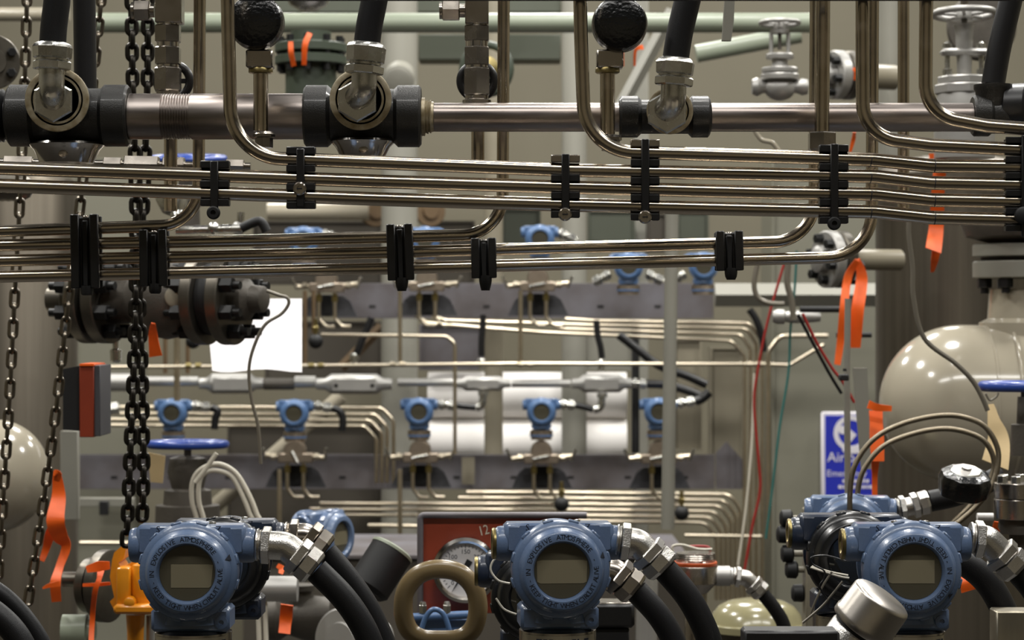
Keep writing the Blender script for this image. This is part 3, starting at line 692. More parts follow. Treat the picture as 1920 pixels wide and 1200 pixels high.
# steel channel strips
def strip(label, x0, y0, x1, y1, Y):
    t = Thing('steel_strip', label, 'bracket'); a = t.part('strip_face', M_STRIP); a.pbox(x0, y0, x1, y1, Y, .006, .5)
    b = t.part('strip_lip', M_STRIP); b.pbox(x0, y1 - 2, x1, y1, Y + .006, .05, .3)
    s = t.part('slots', M_BLACKM, label='dark slotted holes')
    x = x0 + 60
    while x < x1 - 20: s.pbox(x, (y0 + y1)/2 + 8, x + 12, (y0 + y1)/2 + 13, Y - .001, .002); x += 107
    return t
strip('upper grey steel strip behind the far valve manifolds', 632, 531, 1338, 597, 7.0)
strip('lower grey steel strip behind the far valve manifolds', 148, 852, 1340, 917, 7.0)
p = single('strip_end', 'sloped grey end plate of the lower steel strip at right', 'bracket', M_STRIP); p.plate([(1342, 917), (1342, 850), (1362, 828), (1396, 866), (1396, 917)], 7.0, .006)
M_BROWN = mat('brown_paint', (104, 84, 60), .2, .5)
M_DKGREY = mat('dark_grey_paint', (66, 66, 70), 0, .5, .1, (20, 20, 20))
# far transmitters and manifolds
def manifold(label, x, y, Y, mirror=1):
    t = Thing('valve_manifold', label, 'valve', 'far valve manifolds'); k = S(Y)
    b = t.part('manifold_block', M_MANI); b.pbox(x - 33, y + 2, x + 33, y + 20, Y - .03, .06, 2)
    f = t.part('round_flange', M_MANI); f.lathe(P(x, y - 4, Y), -YA, [(-20*k, 20*k), (16*k, 20*k), (19*k, 18*k), (19*k, .1*k)], 24)
    for s in (-1, 1):
        st = t.part('valve_stem', M_TUBEB); st.tube([P(x + s*33, y + 8, Y), P(x + s*58, y + 8 - 3*s*mirror, Y)], 5*k, 12)
        st.hexn(P(x + s*36, y + 8, Y), X*s, 0, 9*k, 7.5*k)
        h = t.part('lever_handle', M_ZINC); h.tube([P(x + s*56, y + 14, Y - .01), P(x + s*(62 + 3*mirror), y - 8, Y - .02)], 2.8*k, 10)
    h = t.part('lever_handle', M_ZINC); h.tube([P(x - 16, y + 11, Y - .035), P(x + 14, y + 5, Y - .04)] if mirror > 0 else [P(x - 6, y - 2, Y - .035), P(x + 5, y + 20, Y - .04)], 3*k, 10)
    for s in (-14, 16):
        l = t.part('outlet_tube', M_TUBEB); l.tube(PP([(x + s, y + 20), (x + s, y + 68), (x + s + 12, y + 84), (x + s + 30, y + 84)], Y), 3.4*k, 12, fr=12*k)
        n = t.part('outlet_nut', M_BRASS, label='brass coloured nut'); n.hexn(P(x + s, y + 24, Y), -Z, 0, 14*k, 6*k)
    r = t.part('bracket', M_DKGREY); r.plate([(x - 56, y + 66), (x - 42, y + 36), (x - 30, y + 27), (x + 32, y + 27), (x + 44, y + 36), (x + 58, y + 66)], Y + .06, .02); r = t.part('bracket_slot', M_BLACKM); r.pbox(x - 9, y + 24, x + 11, y + 62, Y + .05, .009, 1)
    return t
FY = 6.7
FG = 'transmitters on the far rack'
spots = [(325, 774, 'far left blue transmitter above the blue handwheel'), (553, 775, 'second far blue transmitter from the left on the rack'), (786, 772, 'far blue transmitter left of the white ducts'),
         (1015, 772, 'far blue transmitter between the white ducts'), (1234, 772, 'far blue transmitter half hidden by the thin grey pole')]
for x, y, l in spots:
    transmitter(l, P(x, y, FY), 0, far=True, group=FG)
ups = [(570, 452, 'far blue transmitter peeping over the lower tubes at left'), (797, 452, 'far blue transmitter peeping over the lower tubes beside a clamp'), (1012, 449, 'far blue transmitter above the lower tubes with its silver gland in view')]
for x, y, l in ups: transmitter(l, P(x, y, FY), 0, far=True, group=FG)
for x, l in ((1178, 'far dark blue transmitter just under the lower tubes'), (1318, 'far dark blue transmitter under the rightmost channel clamp')): transmitter(l, P(x, 500, FY), 0, far=True, group=FG)
for i, (x, y) in enumerate([(553, 848), (788, 848), (1015, 850), (1236, 850)]): manifold('steel valve manifold under the %s lower far transmitter from the left' % ['second', 'third', 'fourth', 'fifth'][i], x, y, FY, -1 if i == 0 else 1)
for i, (x, y) in enumerate([(612, 528), (800, 526), (1008, 526)]): manifold('steel valve manifold on the upper strip, %s from the left' % ['first', 'second', 'third'][i], x, y, FY, 1)
# conduit run between the far transmitters
def gland(label, a, e, Y, r=1.0, m=M_ZINC):
    t = Thing('cable_gland', label, 'pipe fitting', 'far silver cable glands'); k = S(Y) * r
    A, E = P(a[0], a[1], Y), P(e[0], e[1], Y); w = (E - A).normalized(); L = (E - A).length
    b = t.part('gland_body', m); b.lathe(A, w, [(0, 8*k), (L*.4, 9*k), (L*.45, 7*k), (L, 7*k)], 12)
    n = t.part('gland_nut', m); n.hexn(A, w, L*.1, L*.3, 11*k); n.hexn(A, w, L*.55, L*.95, 11*k)
for i, (a, e, l) in enumerate([((360, 760), (395, 764), 'far left'), ((589, 760), (622, 765), 'second far'), ((822, 758), (854, 760), 'white duct side'), ((1050, 758), (1078, 760), 'between ducts'), ((1269, 757), (1302, 752), 'pole side'), ((1047, 436), (1080, 452), 'topmost centre'), ((605, 438), (625, 444), 'topmost left'), ((832, 440), (850, 446), 'clamp side')]):
    gland('silver cable gland on the %s blue transmitter' % l, a, e, FY)
for a, e, l in [((1144, 513), (1112, 530), 'left of the dark blue transmitter under the lower tubes'), ((1212, 513), (1243, 528), 'right of the dark blue transmitter under the lower tubes'), ((1284, 513), (1266, 524), 'beside the pole top under the lower tubes')]: gland('silver cable gland ' + l, a, e, FY)
CG = 'conduit run on the far rack'
def cbody(label, x0, x1, y, r, Y, screws=False, m=M_SILV, g=CG):
    t = Thing('conduit_fitting', label, 'pipe fitting', g); k = S(Y); L = x1 - x0
    b = t.part('conduit_shell', m); b.lathe(P(x0, y, Y), X, [(0, r*.55*k), (L*.12*k, r*.6*k), (L*.2*k, r*k), (L*.8*k, r*k), (L*.88*k, r*.6*k), (L*k, r*.55*k)], 24)
    c = t.part('cover_plate', m); c.pbox(x0 + L*.2, y - r*.6, x0 + L*.8, y + r*.75, Y - r*k - .006, .008, 3)
    if screws:
        s = t.part('cover_screw', M_BOLT)
        for x in (x0 + L*.26, x0 + L*.74): s.lathe(P(x, y + 3, Y - r*k - .0065), -YA, [(0, 4*k), (2*k, 3*k)], 10)
    return t
CY = 6.75
hpipe('wide white conduit section at left end of the far run', 196, 246, 717, 17, CY, M_SILV, 'conduit', 'conduit', group=CG)
hpipe('thinner silver conduit beside the dark chain on the far run', 247, 372, 715, 9, CY, M_SILV, 'conduit', 'conduit', group=CG)
cbody('grey conduit body behind the dangling grey cable', 374, 494, 719, 19, CY)
hpipe('short dark conduit nipple below the white paper', 495, 552, 720, 11, CY, M_BODYG, 'conduit', 'conduit', group=CG)
hpipe('short white conduit sleeve right of the white paper', 553, 592, 716, 11, CY, M_SILV, 'conduit', 'conduit', group=CG)
cbody('long grey conduit body with two dark cover screws', 593, 735, 720, 19, CY, True)
hpipe('bright thin conduit left of the small far conduit body', 746, 852, 717, 7.5, CY, M_SILV, 'conduit', 'conduit', group=CG)
cbody('rounded silver conduit body in front of the brownish column', 853, 958, 719, 14, CY)
hpipe('bright thin conduit in front of the white duct', 959, 1070, 719, 7.5, CY, M_SILV, 'conduit', 'conduit', group=CG)
cbody('silver conduit tee body in front of the white duct at right', 1072, 1184, 719, 17, CY)
gland('silver cable gland at the right end of the conduit run', (1185, 718), (1212, 720), CY)
DR = 'black hoses of the far rack'
def bhose(label, pts, Y, r): hose(label, pts, Y, r, M_BLACK, 'black_hose', DR)
bhose('black hose going right from the end of the far conduit run', [(1213, 720), (1250, 722), (1290, 733), (1322, 746)], CY, 8)
bhose('black hose sloping down across the pole to the right', [(1160, 628), (1195, 655), (1235, 685), (1290, 706), (1325, 722)], 6.9, 8)
bhose('short black hose right of the far transmitter between the ducts', [(1079, 760), (1095, 763), (1112, 768)], FY, 6)
bhose('short black hose right of the white duct side transmitter', [(855, 760), (870, 762), (892, 764)], FY, 6)
bhose('black drooping hose right of the second far transmitter', [(623, 765), (638, 772), (643, 790), (641, 808)], FY, 7)
bhose('black drooping hose right of the far left transmitter', [(396, 764), (408, 770), (404, 785), (402, 805)], FY, 7)
bhose('black hose rising left of the pale column', [(668, 664), (676, 645), (686, 622), (697, 596)], 6.8, 7)
bhose('black hose rising in front of the brownish column', [(903, 668), (903, 640), (905, 610), (906, 590)], 6.8, 6)
bhose('black hose rising above the conduit tee', [(1129, 672), (1126, 650), (1121, 630), (1118, 600)], 6.8, 6)
bhose('black hose curving down at right beside the bent far tubes', [(1405, 580), (1418, 600), (1428, 630), (1432, 660)], 6.9, 7)
bhose('black hose leaving the half hidden far transmitter', [(1303, 752), (1315, 748), (1330, 735)], FY, 9)
for a, l in (((664, 672), 'left of the pale column'), ((903, 682), 'at the brownish column'), ((1127, 684), 'above the conduit tee')):
    t = single('hose_gland', 'small bright hose gland ' + l, 'pipe fitting', M_ZINC); t.lathe(P(a[0], a[1] - 10, 6.8), -Z, [(0, 6*S(6.8)), (3*S(6.8), 9*S(6.8)), (11*S(6.8), 9*S(6.8)), (13*S(6.8), 6*S(6.8)), (22*S(6.8), 6*S(6.8))], 12)
# far thin tubing
def ft(label, pts, Y=6.4, r=3.6, fr=0, m=M_TUBEB, g='thin tubes of the far rack', name='thin_tube'):
    p = single(name, label, 'tube', m, g); p.tube(PP(pts, Y), r * S(Y), 10, fr=fr * S(Y)); return p
t = Thing('thin_tube', 'long thin tube crossing the rack just above the conduit run', 'tube', 'thin tubes of the far rack')
a = t.part('tube_run', M_TUBEB); a.tube(PP([(205, 688), (590, 686), (980, 682), (1412, 683), (1480, 685), (1545, 646)], 6.35), 3.7*S(6.35), 10, fr=20*S(6.35))
for x in (362, 592, 745, 985, 1414):
    n = t.part('tube_union', M_BRASS if x < 700 else M_TUBEB); n.hexn(P(x - 14, 685.5 if x < 700 else 683, 6.35), X, 0, 11*S(6.35), 6*S(6.35)); n.hexn(P(x + 4, 685.5 if x < 700 else 683, 6.35), X, 0, 11*S(6.35), 6*S(6.35))
ft('thin tube above the paper side bending down at the pale column', [(602, 627), (838, 631), (853, 645), (853, 852)], 6.5, 3.6, 14)
for x, y0, l in ((750, 540, 'left of'), (976, 545, 'right of')): ft('upright thin tube %s the brownish column joining the long tube' % l, [(x, y0), (x, 678)], 6.3, 4)
ups4 = [[(1060, 598), (1120, 602), (1405, 606), (1429, 640), (1429, 1110)], [(810, 592), (835, 601), (1100, 609.5), (1400, 616), (1418, 645), (1418, 1115)],
        [(1042, 614), (1060, 617), (1390, 627), (1407, 655), (1407, 1118)], [(776, 588), (800, 606), (1010, 623), (1372, 639), (1396, 668), (1396, 1120)]]
for i, q in enumerate(ups4): ft('thin tube bending down at right, %s of the four below the upper strip' % ['topmost', 'second', 'third', 'lowest'][i], q, 6.93, 3.7, 22)
for i in range(6):
    y = 921 + i * 10.6; xs = (875, 860, 600, 580, 560, 880)[i]; xe = 1388 - i * 9
    ft('thin tube bending down at right, %s of the six below the lower strip' % ORD[i], [(xs, y + 2), (1100, y + 3), (xe - 20, y + 6), (xe, y + 34), (xe, 1125)], 6.88 - .0 * i, 3.7, 28)
for i, (y, xe) in enumerate(((763, 738), (775, 726), (786, 716), (797, 706))):
    ft('thin tube at left bending down beside the pale column, %s of four' % ['topmost', 'second', 'third', 'lowest'][i], [(188, y), (xe - 22, y + 2), (xe, y + 26), (xe, 905)], 6.93, 3.7, 20)
ft('short thin tube with brass ends at right below the six bent tubes', [(1284, 1004), (1428, 1006)], 6.3, 3.6)
ft('thin tube crossing low at left behind the lower left transmitter', [(150, 1018), (480, 1018)], 6.4, 4)
ft('thin tube crossing left of the red panel', [(690, 1008), (790, 1010)], 6.3, 4)
ft('thin tube crossing left of the red panel, the upper one', [(690, 985), (795, 987)], 6.3, 4)
ft('upright thin tube left of the red panel', [(750, 880), (750, 1005)], 6.2, 4.5)
ft('upright thin tube standing left of the second far manifold', [(524, 880), (524, 985)], 6.2, 4)
ft('upright thin tube behind the flanged valve', [(332, 620), (332, 752)], 6.4, 6)
ft('bent tube at right left of the orange strips', [(1440, 1010), (1440, 660), (1462, 630), (1552, 630)], 6.2, 4.5, 26)
for x, y, l in ((362, 640, 'below the flanged valve'), (592, 640, 'right of the white paper'), (1278, 962, 'right of the thin grey pole'), (1053, 945, 'above the middle transmitter')):
    t = Thing('knob_valve', 'small round black valve knob ' + l, 'knob', 'small round black knobs'); k = S(6.0)
    a = t.part('knob', M_BLACKM); a.sphere(P(x, y, 6.0), 14*k)
    b = t.part('knob_stem', M_BRASS); b.tube([P(x, y - 13, 6.0), P(x, y - 42, 6.0)], 4*k, 10); b.hexn(P(x, y - 18, 6.0), Z, 0, 10*k, 6.5*k)
hpipe('pale square duct at right behind the orange strips', 1340, 1642, 553, 22, 6.6, M_COLUMN, 'square_duct', 'duct', seg=4)
# other far fittings at the top
t = Thing('flanged_valve', 'dark green flanged pipe with orange tape near the top left', 'valve'); k = S(4.7); c = P(583, 60, 4.7)
MG = mat('deep_green_paint', (64, 72, 60), 0, .45)
a = t.part('pipe_body', MG); a.lathe(c, -Z, [(0, 38*k), (22*k, 38*k), (24*k, 48*k), (150*k, 48*k)], 32)
for y in (22, 45): a = t.part('flange', MG); a.lathe(c - Z*(y*k), -Z, [(0, 64*k), (2*k, 68*k), (16*k, 68*k), (18*k, 64*k)], 36)
a = t.part('bolts', M_BOLT)
for i in range(10): a.lathe(c + Vector((58*k*cos(i*pi/5+.3), 58*k*sin(i*pi/5+.3), -10*k)), -Z, [(0, 7*k), (66*k, 7*k)], 8)
t = Thing('wheel_valve', 'dark blurred round wheel behind the right fitting stack', 'valve'); k = S(5.3); c = P(912, 130, 5.3)
a = t.part('wheel_rim', MG); a.torus(c, YA + X*.3, 46*k, 8*k)
a = t.part('wheel_hub', M_BRASS); a.lathe(c, -YA, [(-30*k, 22*k), (10*k, 24*k), (14*k, 10*k)], 20)
a = t.part('wheel_spokes', MG)
for i in range(4): a.tube([c, c + Vector((46*k*cos(i*pi/2 + .4), 0, 46*k*sin(i*pi/2 + .4)))], 5*k, 8)
t = Thing('pipe_elbow', 'grey pipe elbow end in front of the tall pale column', 'pipe'); k = S(6.5)
a = t.part('elbow_pipe', M_GREYP); a.lathe(P(748, 148, 6.5), Vector((0, -.97, -.25)), [(-40*k, 29*k), (30*k, 29*k)], 32); a = t.part('elbow_face', M_COLUMN); a.lathe(P(748, 148, 6.5), Vector((0, -.97, -.25)), [(30*k, 28*k), (33*k, 24*k), (34*k, .1*k)], 32)
t = Thing('blind_flange', 'grey flange with dark bolts at the top left edge', 'flange'); k = S(3.2); c = P(-14, 116, 3.2); ax = Vector((.35, -.93, 0)).normalized()
a = t.part('flange_disc', M_FLANGE); a.lathe(c, ax, [(-14*k, 50*k), (0, 52*k), (3*k, 50*k), (3*k, 26*k), (12*k, 24*k), (12*k, .1*k)], 40)
a = t.part('bolts', M_BOLT); u, w_ = frame_of(ax)
for i in range(6): a.hexn(c + (u*cos(i*pi/3 + .5) + w_*sin(i*pi/3 + .5))*39*k, ax, 3*k, 16*k, 9*k)

# dark boards and rings behind the upper tubes
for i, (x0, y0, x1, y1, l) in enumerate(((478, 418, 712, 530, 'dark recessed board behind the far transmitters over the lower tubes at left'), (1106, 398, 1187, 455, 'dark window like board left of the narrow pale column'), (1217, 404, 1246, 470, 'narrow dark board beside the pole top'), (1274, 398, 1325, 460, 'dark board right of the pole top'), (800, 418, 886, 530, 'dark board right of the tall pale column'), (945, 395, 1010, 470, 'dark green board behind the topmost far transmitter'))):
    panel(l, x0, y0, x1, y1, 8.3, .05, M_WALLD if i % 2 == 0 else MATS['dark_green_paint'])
for x, l in ((703, 'left'), (806, 'right')):
    t = Thing('ring_flange', 'brownish round flange just %s of the tall pale column under the upper tubes' % l, 'flange'); k = S(7.9); c = P(x, 396, 7.9)
    a = t.part('flange_disc', M_BROWN if x > 800 else M_BROWN); a.lathe(c, -YA + X*.3, [(-10*k, 28*k), (0, 30*k), (6*k, 28*k), (6*k, 16*k), (12*k, 14*k), (12*k, .1*k)], 28)
t = Thing('metal_dome', 'bright round metal dome at the top edge above the green flange', 'dome'); k = S(5.6); a = t.part('dome_shell', M_ZINC); a.lathe(P(578, -30, 5.6), -Z, [(0, 46*k), (24*k, 44*k), (40*k, 34*k), (50*k, 16*k), (52*k, .1*k)], 32)  # plain silver dome shell, no lamp in it

hpipe('cream pipe slanting down behind the lower steel strip at left', 640, 388, 742, 14, 7.2, M_CREAM, 'slanting_pipe', 'pipe', y2=962)
p = single('diagonal_brace', 'brownish diagonal brace behind the black hose at left of the pale column', 'brace', M_BROWN); p.tube(PP([(640, 690), (716, 612)], 7.75), 10 * S(7.75), 4)
for x, y0, y1, l in ((572, 545, 690, 'right of the white paper, left one'), (588, 545, 625, 'right of the white paper, right one'), (310, 620, 700, 'behind the dark chains under the flanged valve'), (352, 640, 700, 'under the flanged valve beside a black knob')):
    ft('upright bronze thin tube ' + l, [(x, y0), (x, y1)], 6.6, 4, 0, M_BROWN)
for a, l in ((((1113, 768), (1127, 766), (1129, 739)), 'under the conduit tee body'), (((893, 764), (904, 763), (906, 735)), 'under the rounded conduit body')):
    t = Thing('elbow_fitting', 'small silver elbow fitting ' + l, 'pipe fitting'); k = S(FY)
    q = t.part('elbow_tube', M_ZINC); q.tube(PP(a, FY + .02), 7*k, 14, fr=9*k); q = t.part('elbow_ring', M_ZINC); q.lathe(P(*a[2], FY + .02), -Z, [(-2*k, 10*k), (6*k, 10*k)], 16)
gland('silver cable gland cluster left of the dark chains', (190, 768), (224, 765), 6.5, 1.2)
p = single('pale_tag', 'small pale tag on the lower steel strip', 'tag', M_CREAMD); p.pbox(866, 857, 890, 908, 6.97, .002)
t = Thing('wall_rail', 'grey rail with a black clip left of the dark chains', 'rail'); q = t.part('rail_bar', M_GREYP); q.pbox(142, 934, 250, 950, 6.0, .03, 1); q = t.part('rail_clip', M_BLACKM); q.pbox(186, 940, 202, 966, 5.98, .02, 1)
# ------------------------------------------------------------------ middle distance, left side
def chain(label, path, Y, pitch, ll, lw, wr, m, group='hanging chains'):
    t = Thing('chain', label, 'chain', group); k = S(Y)
    pts = spline(PP(path, Y), 24); L = [0]
    for i in range(1, len(pts)): L.append(L[-1] + (pts[i] - pts[i-1]).length)
    n = int(L[-1] / (pitch * k)); j = 0
    for q in range(n):
        d = (q + .5) * pitch * k
        while j < len(L) - 2 and L[j+1] < d: j += 1
        f = (d - L[j]) / max(1e-9, L[j+1] - L[j]); c = pts[j].lerp(pts[j+1], f); T = (pts[j+1] - pts[j]).normalized()
        py = 600 - (c.z - CZ) / k
        ang = (q % 2) * pi/2 + .32
        u = X*cos(ang) + YA*sin(ang); u = (u - T*u.dot(T)).normalized()
        a, b = (ll/2 - lw/2) * k, (lw/2 - wr) * k
        ring = []
        for i in range(7): th = pi * i / 6; ring.append(c + T * (a + b * sin(th)) + u * (b * cos(th)))
        for i in range(7): th = pi * i / 6; ring.append(c - T * (a + b * sin(th)) - u * (b * cos(th)))
        p = t.part('link', m); p.tube(ring, wr * k, 8, closed=True)
    return t
chain('thin bright chain hanging nearest the left edge', [(51, -20), (46, 160), (37, 380), (28, 545), (18, 740), (5, 950), (-6, 1120)], 2.75, 28.3, 42, 21, 3.6, M_CHAIN)
chain('thin bright chain sloping past the red box edge to the lower left', [(192, -20), (152, 370), (130, 545), (106, 760), (80, 950), (50, 1145)], 2.7, 28.3, 42, 21, 3.6, M_CHAIN)
chain('heavy dark chain strand at left running into the amber wheel, left strand', [(246, -10), (249, 170), (255, 400), (252, 640), (246, 800), (240, 950), (236, 1040)], 2.62, 24, 40, 27, 5, M_CHAIND)
chain('heavy dark chain strand, the right one of the pair', [(277, -10), (276, 170), (268, 400), (262, 560), (266, 700), (269, 880), (266, 980)], 2.66, 24, 40, 27, 5, M_CHAIND)
# large vessel with head, left
t = Thing('tall_vessel', 'tall brushed grey vessel standing at the left edge', 'tank'); Yv = 4.4; k = S(Yv); c = P(40, 330, Yv)
a = t.part('vessel_shell', M_VESSEL); a.lathe(Vector((c.x, Yv, 0)), Z, [(0, 104*k), (c.z - 20*k, 104*k), (c.z - 6*k, 96*k), (c.z, 60*k)], 56)
t = Thing('round_vessel', 'glossy cream rounded vessel end at the left edge beside the chains', 'tank'); Yv = 3.4; k = S(Yv)
a = t.part('dished_end', M_CREAM); a.lathe(P(-10, 892, Yv), X, [(-120*k, 106*k), (0, 106*k)] + [(102*sin(i*pi/2/12)*k, 106*cos(i*pi/2/12)*k) for i in range(1, 13)], 56)
a = t.part('weld_band', M_CREAM); a.lathe(P(-10, 892, Yv), X, [(-30*k, 107.5*k), (-20*k, 107.5*k)], 56)
p = single('grey_plate', 'upright grey plate strip below the red box edge', 'plate', M_GREYP); p.pbox(113, 808, 146, 975, 4.1, .02, 1)
t = Thing('equipment_box', 'box with a red side and dark side behind the left chains', 'box'); Yb = 3.0
a = t.part('red_side', M_DKRED); a.pbox(149, 686, 176, 820, Yb, .08, 1)
a = t.part('dark_side', M_BLACKM); a.plate([(118, 692), (148.5, 686), (148.5, 808), (118, 806)], Yb + .006, .07)
a = t.part('grey_edge', M_DKGREY); a.pbox(176.5, 685, 188, 818, Yb + .002, .08, 1)
a = t.part('orange_strip', M_ORANGE); a.pbox(149, 682, 176, 686, Yb - .002, .08)
def ring_loop(label, c, rx, ry, Y, w, m=M_ORANGE):
    p = single('tape_loop', label, 'tape', m, 'orange tapes'); k = S(Y); R = []
    for i in range(24):
        a = 2*pi*i/24; o = P(c[0] + rx*cos(a), c[1] + ry*sin(a), Y)
        n = Vector((cos(a), 0, -sin(a)))
        R.append([o - YA*w/2 - n*.0006, o + YA*w/2 - n*.0006, o + YA*w/2 + n*.0006, o - YA*w/2 + n*.0006])
    p.rings(R, True)
    return p
ring_loop('small orange tape loop right of the red box', (196, 704), 7, 21, 3.1, .01)
def tape(label, paths, Y):
    t = Thing('orange_tape', label, 'tape', 'orange tapes')
    for i, (pts, w) in enumerate(paths):
        q = t.part('tape_strip', M_ORANGE); ww = [x * S(Y) for x in w] if isinstance(w, (list, tuple)) else w * S(Y)
        q.ribbon(PP([(a[0], a[1], Y + (a[2] if len(a) > 2 else .012 * sin(a[1] * .05) + .02 * i)) for a in pts], Y), ww)
    if len(t.parts) == 1: t.one = True; t.parts[0].name = 'orange_tape'
    return t
tape('long forked orange tape hanging beside the cream vessel end', [([(106, 884), (110, 930), (104, 975), (112, 1005), (124, 1025), (112, 1062), (104, 1092), (106, 1128)], [14, 26, 34, 30, 18, 16, 20, 18]), ([(112, 975), (95, 1000), (86, 1030), (78, 1052)], [22, 20, 14, 10])], 3.0)
tape('small orange tape knot at the foot of the forked tape', [([(80, 1103), (92, 1098), (112, 1094)], [3, 8, 10])], 2.95)
tape('small orange knob of tape above the forked tape', [([(100, 885), (108, 890), (106, 902)], [10, 16, 10])], 2.95)
tape('orange tape tied round the flange with one long tail', [([(162, 1068), (185, 1062), (206, 1060)], [12, 20, 14]), ([(190, 1062), (186, 1085), (178, 1110), (173, 1160), (170, 1230)], [16, 9, 10, 10, 10]), ([(155, 1097), (182, 1096), (207, 1094)], [6, 7, 6])], 2.78)
tape('short orange tape flag below the flanged valve', [([(287, 606), (287, 630), (292, 668)], [7, 18, 25])], 3.1)
tape('orange tape tail below the lower left conduit connector', [([(538, 1134), (536, 1160), (533, 1188)], [24, 24, 22])], 3.0)
tape('small orange tape end under the lower left conduit connector', [([(520, 1060), (528, 1066), (526, 1076)], [8, 12, 8])], 3.0)
tape('two orange tape bands over the green flange', [([(545, 78), (546, 100), (551, 124)], [9, 10, 9]), ([(581, 62), (572, 84), (570, 122)], [10, 11, 9])], 4.3)
tape('orange tape wisps behind the second black knob', [([(1206, 88), (1192, 94), (1190, 124)], [10, 6, 4]), ([(1168, 95), (1169, 124)], [3, 3])], 4.4)
# flanged valve body, left
t = Thing('flanged_valve', 'large flanged grey valve under the left channel clamps', 'valve'); Yf = 3.3; k = S(Yf)
ax = Vector((.945, -.327, 0)); c0 = P(158, 562, Yf)
def fl(name, s0, s1, r, m=M_FLANGE):
    a = t.part(name, m); a.lathe(c0 + ax*(s0*k), ax, [(0, (r-2)*k), (2*k, r*k), ((s1-s0-2)*k, r*k), ((s1-s0)*k, (r-2)*k)], 48)
for s0, s1, r in ((0, 24, 82), (36, 60, 82), (238, 260, 84), (290, 314, 84)): fl('flange', s0, s1, r)
fl('gasket_ring', 24, 36, 62, M_BLACKM); fl('spacer_ring', 260, 290, 66, M_BLACKM)
a = t.part('valve_body', M_BODYG); a.lathe(c0 + ax*(60*k), ax, [(0, 46*k), (40*k, 44*k), (55*k, 50*k), (80*k, 68*k), (115*k, 74*k), (150*k, 68*k), (170*k, 52*k), (178*k, 48*k)], 40)
a = t.part('end_hub', M_BODYG); a.lathe(c0 + ax*(314*k), ax, [(0, 40*k), (24*k, 38*k), (34*k, 26*k), (56*k, 24*k), (60*k, 18*k)], 36)
a = t.part('inlet_pipe', M_FLANGE); a.lathe(c0, -ax, [(0, 40*k), (30*k, 40*k), (40*k, 26*k), (70*k, 26*k)], 30)
u, w_ = frame_of(ax)
for s0, sg in ((60, 1), (238, -1), (314, 1), (0, -1)):
    for i in range(8):
        a = t.part('flange_nut', M_BOLT); o = c0 + ax*(s0*k) + (u*cos(i*pi/4 + .39) + w_*sin(i*pi/4 + .39))*(64*k)
        a.hexn(o, ax*sg, 0, 24*k, 15*k); a.lathe(o, ax*sg, [(24*k, 8*k), (38*k, 8*k)], 10)
a = t.part('round_plug', M_CREAMD); a.lathe(c0 + ax*(200*k) - YA*(58*k) + Z*4*k, Vector((.3, -1, 0)), [(-30*k, 20*k), (10*k, 20*k), (12*k, 16*k), (12*k, .1*k)], 24)
a = t.part('drain_plug', M_ZINC); a.lathe(P(217, 640, Yf), -Z, [(0, 6*k), (14*k, 6*k), (16*k, 11*k), (36*k, 10*k), (40*k, 6*k)], 14)
p = single('paper_sheet', 'white paper sheet hanging behind the flanged valve', 'paper', M_WHITE)
g = [[P(392 + (566 - 392) * u_ / 8 + (10 - 16 * min(1, v / 3) if u_ == 0 else 0) + (12 * (v / 6) if u_ == 0 else 0), 560 + v * 22.5 + (3 * sin(u_) if v == 6 else 0) , 3.86 - .022 * v + .012 * sin(u_ * 1.1 + v * .6)) for u_ in range(9)] for v in range(7)]
vs = [q for r in g for q in r] + [q + YA*.001 for r in g for q in r]; fs = []
for v in range(6):
    for u_ in range(8):
        b = v*9 + u_; fs.append((b, b+1, b+10, b+9)); fs.append((b+63, b+72, b+73, b+64))
p.add(vs, fs)
wire('grey cable looping from the flanged valve down past the white paper', [(500, 545), (522, 553), (538, 558), (541, 570), (528, 588), (498, 608), (478, 645), (467, 690), (471, 745), (484, 800), (489, 870)], 2.95, 3.2, M_CABLE, 'cable', 'cable')
# blue hand wheel left with its valve
def gatewheel(label, cx, cy, R, r, Y, tilt, m, stemlen, name='gate_valve', low=None):
    t = Thing(name, label, 'valve'); k = S(Y); c = P(cx, cy, Y); ax = Vector((0, -sin(tilt), cos(tilt)))
    a = t.part('hand_wheel', m); a.torus(c, ax, R*k, r*k, 48, 12); a.lathe(c, ax, [(-10*k, R*.28*k), (-6*k, R*.3*k), (4*k, R*.26*k), (7*k, R*.16*k)], 24)
    u, w_ = frame_of(ax)
    for i in range(5):
        d = u*cos(i*2*pi/5 + .4) + w_*sin(i*2*pi/5 + .4); a.tube([c - ax*2*k, c + d*R*k], r*.6*k, 8)
    s = t.part('valve_stem', M_BODYG); s.tube([c - ax*6*k, c - Z*(stemlen*k)], R*.1*k, 14)
    return t, k, c
t, k, c = gatewheel('gate valve with a blue hand wheel left of the cream tube loop', 352, 833, 70, 8, 3.8, -.02, M_ROYAL, 60)
a = t.part('yoke', M_BODYG); a.lathe(c - Z*22*k, -Z, [(0, 20*k), (4*k, 34*k), (30*k, 38*k), (60*k, 30*k), (64*k, 44*k), (90*k, 46*k), (92*k, 60*k), (150*k, 62*k)], 24)
p = single('paper_tag', 'tan card tag hanging below the left blue hand wheel', 'tag', M_TAG); p.plate([(277, 848), (310, 855), (305, 906), (282, 904)], 3.55, .002)
for dx, l in ((0, 'outer'), (13, 'inner')):
    wire('cream bent tube loop behind the lower left transmitter, %s strand' % l, [(384 + dx, 1240), (374 + dx, 1010), (360 + dx, 940), (362 + dx, 900), (380 + dx*.7, 878 + dx*.5), (410, 870 + dx), (440 - dx*.5, 885 + dx*.6), (462 - dx, 918), (480 - dx, 960), (492 - dx, 1010), (500 - dx, 1240)], 3.3, 4.5, M_WIREW, 'tube', 'looped_tube', 'looped cream tubes')
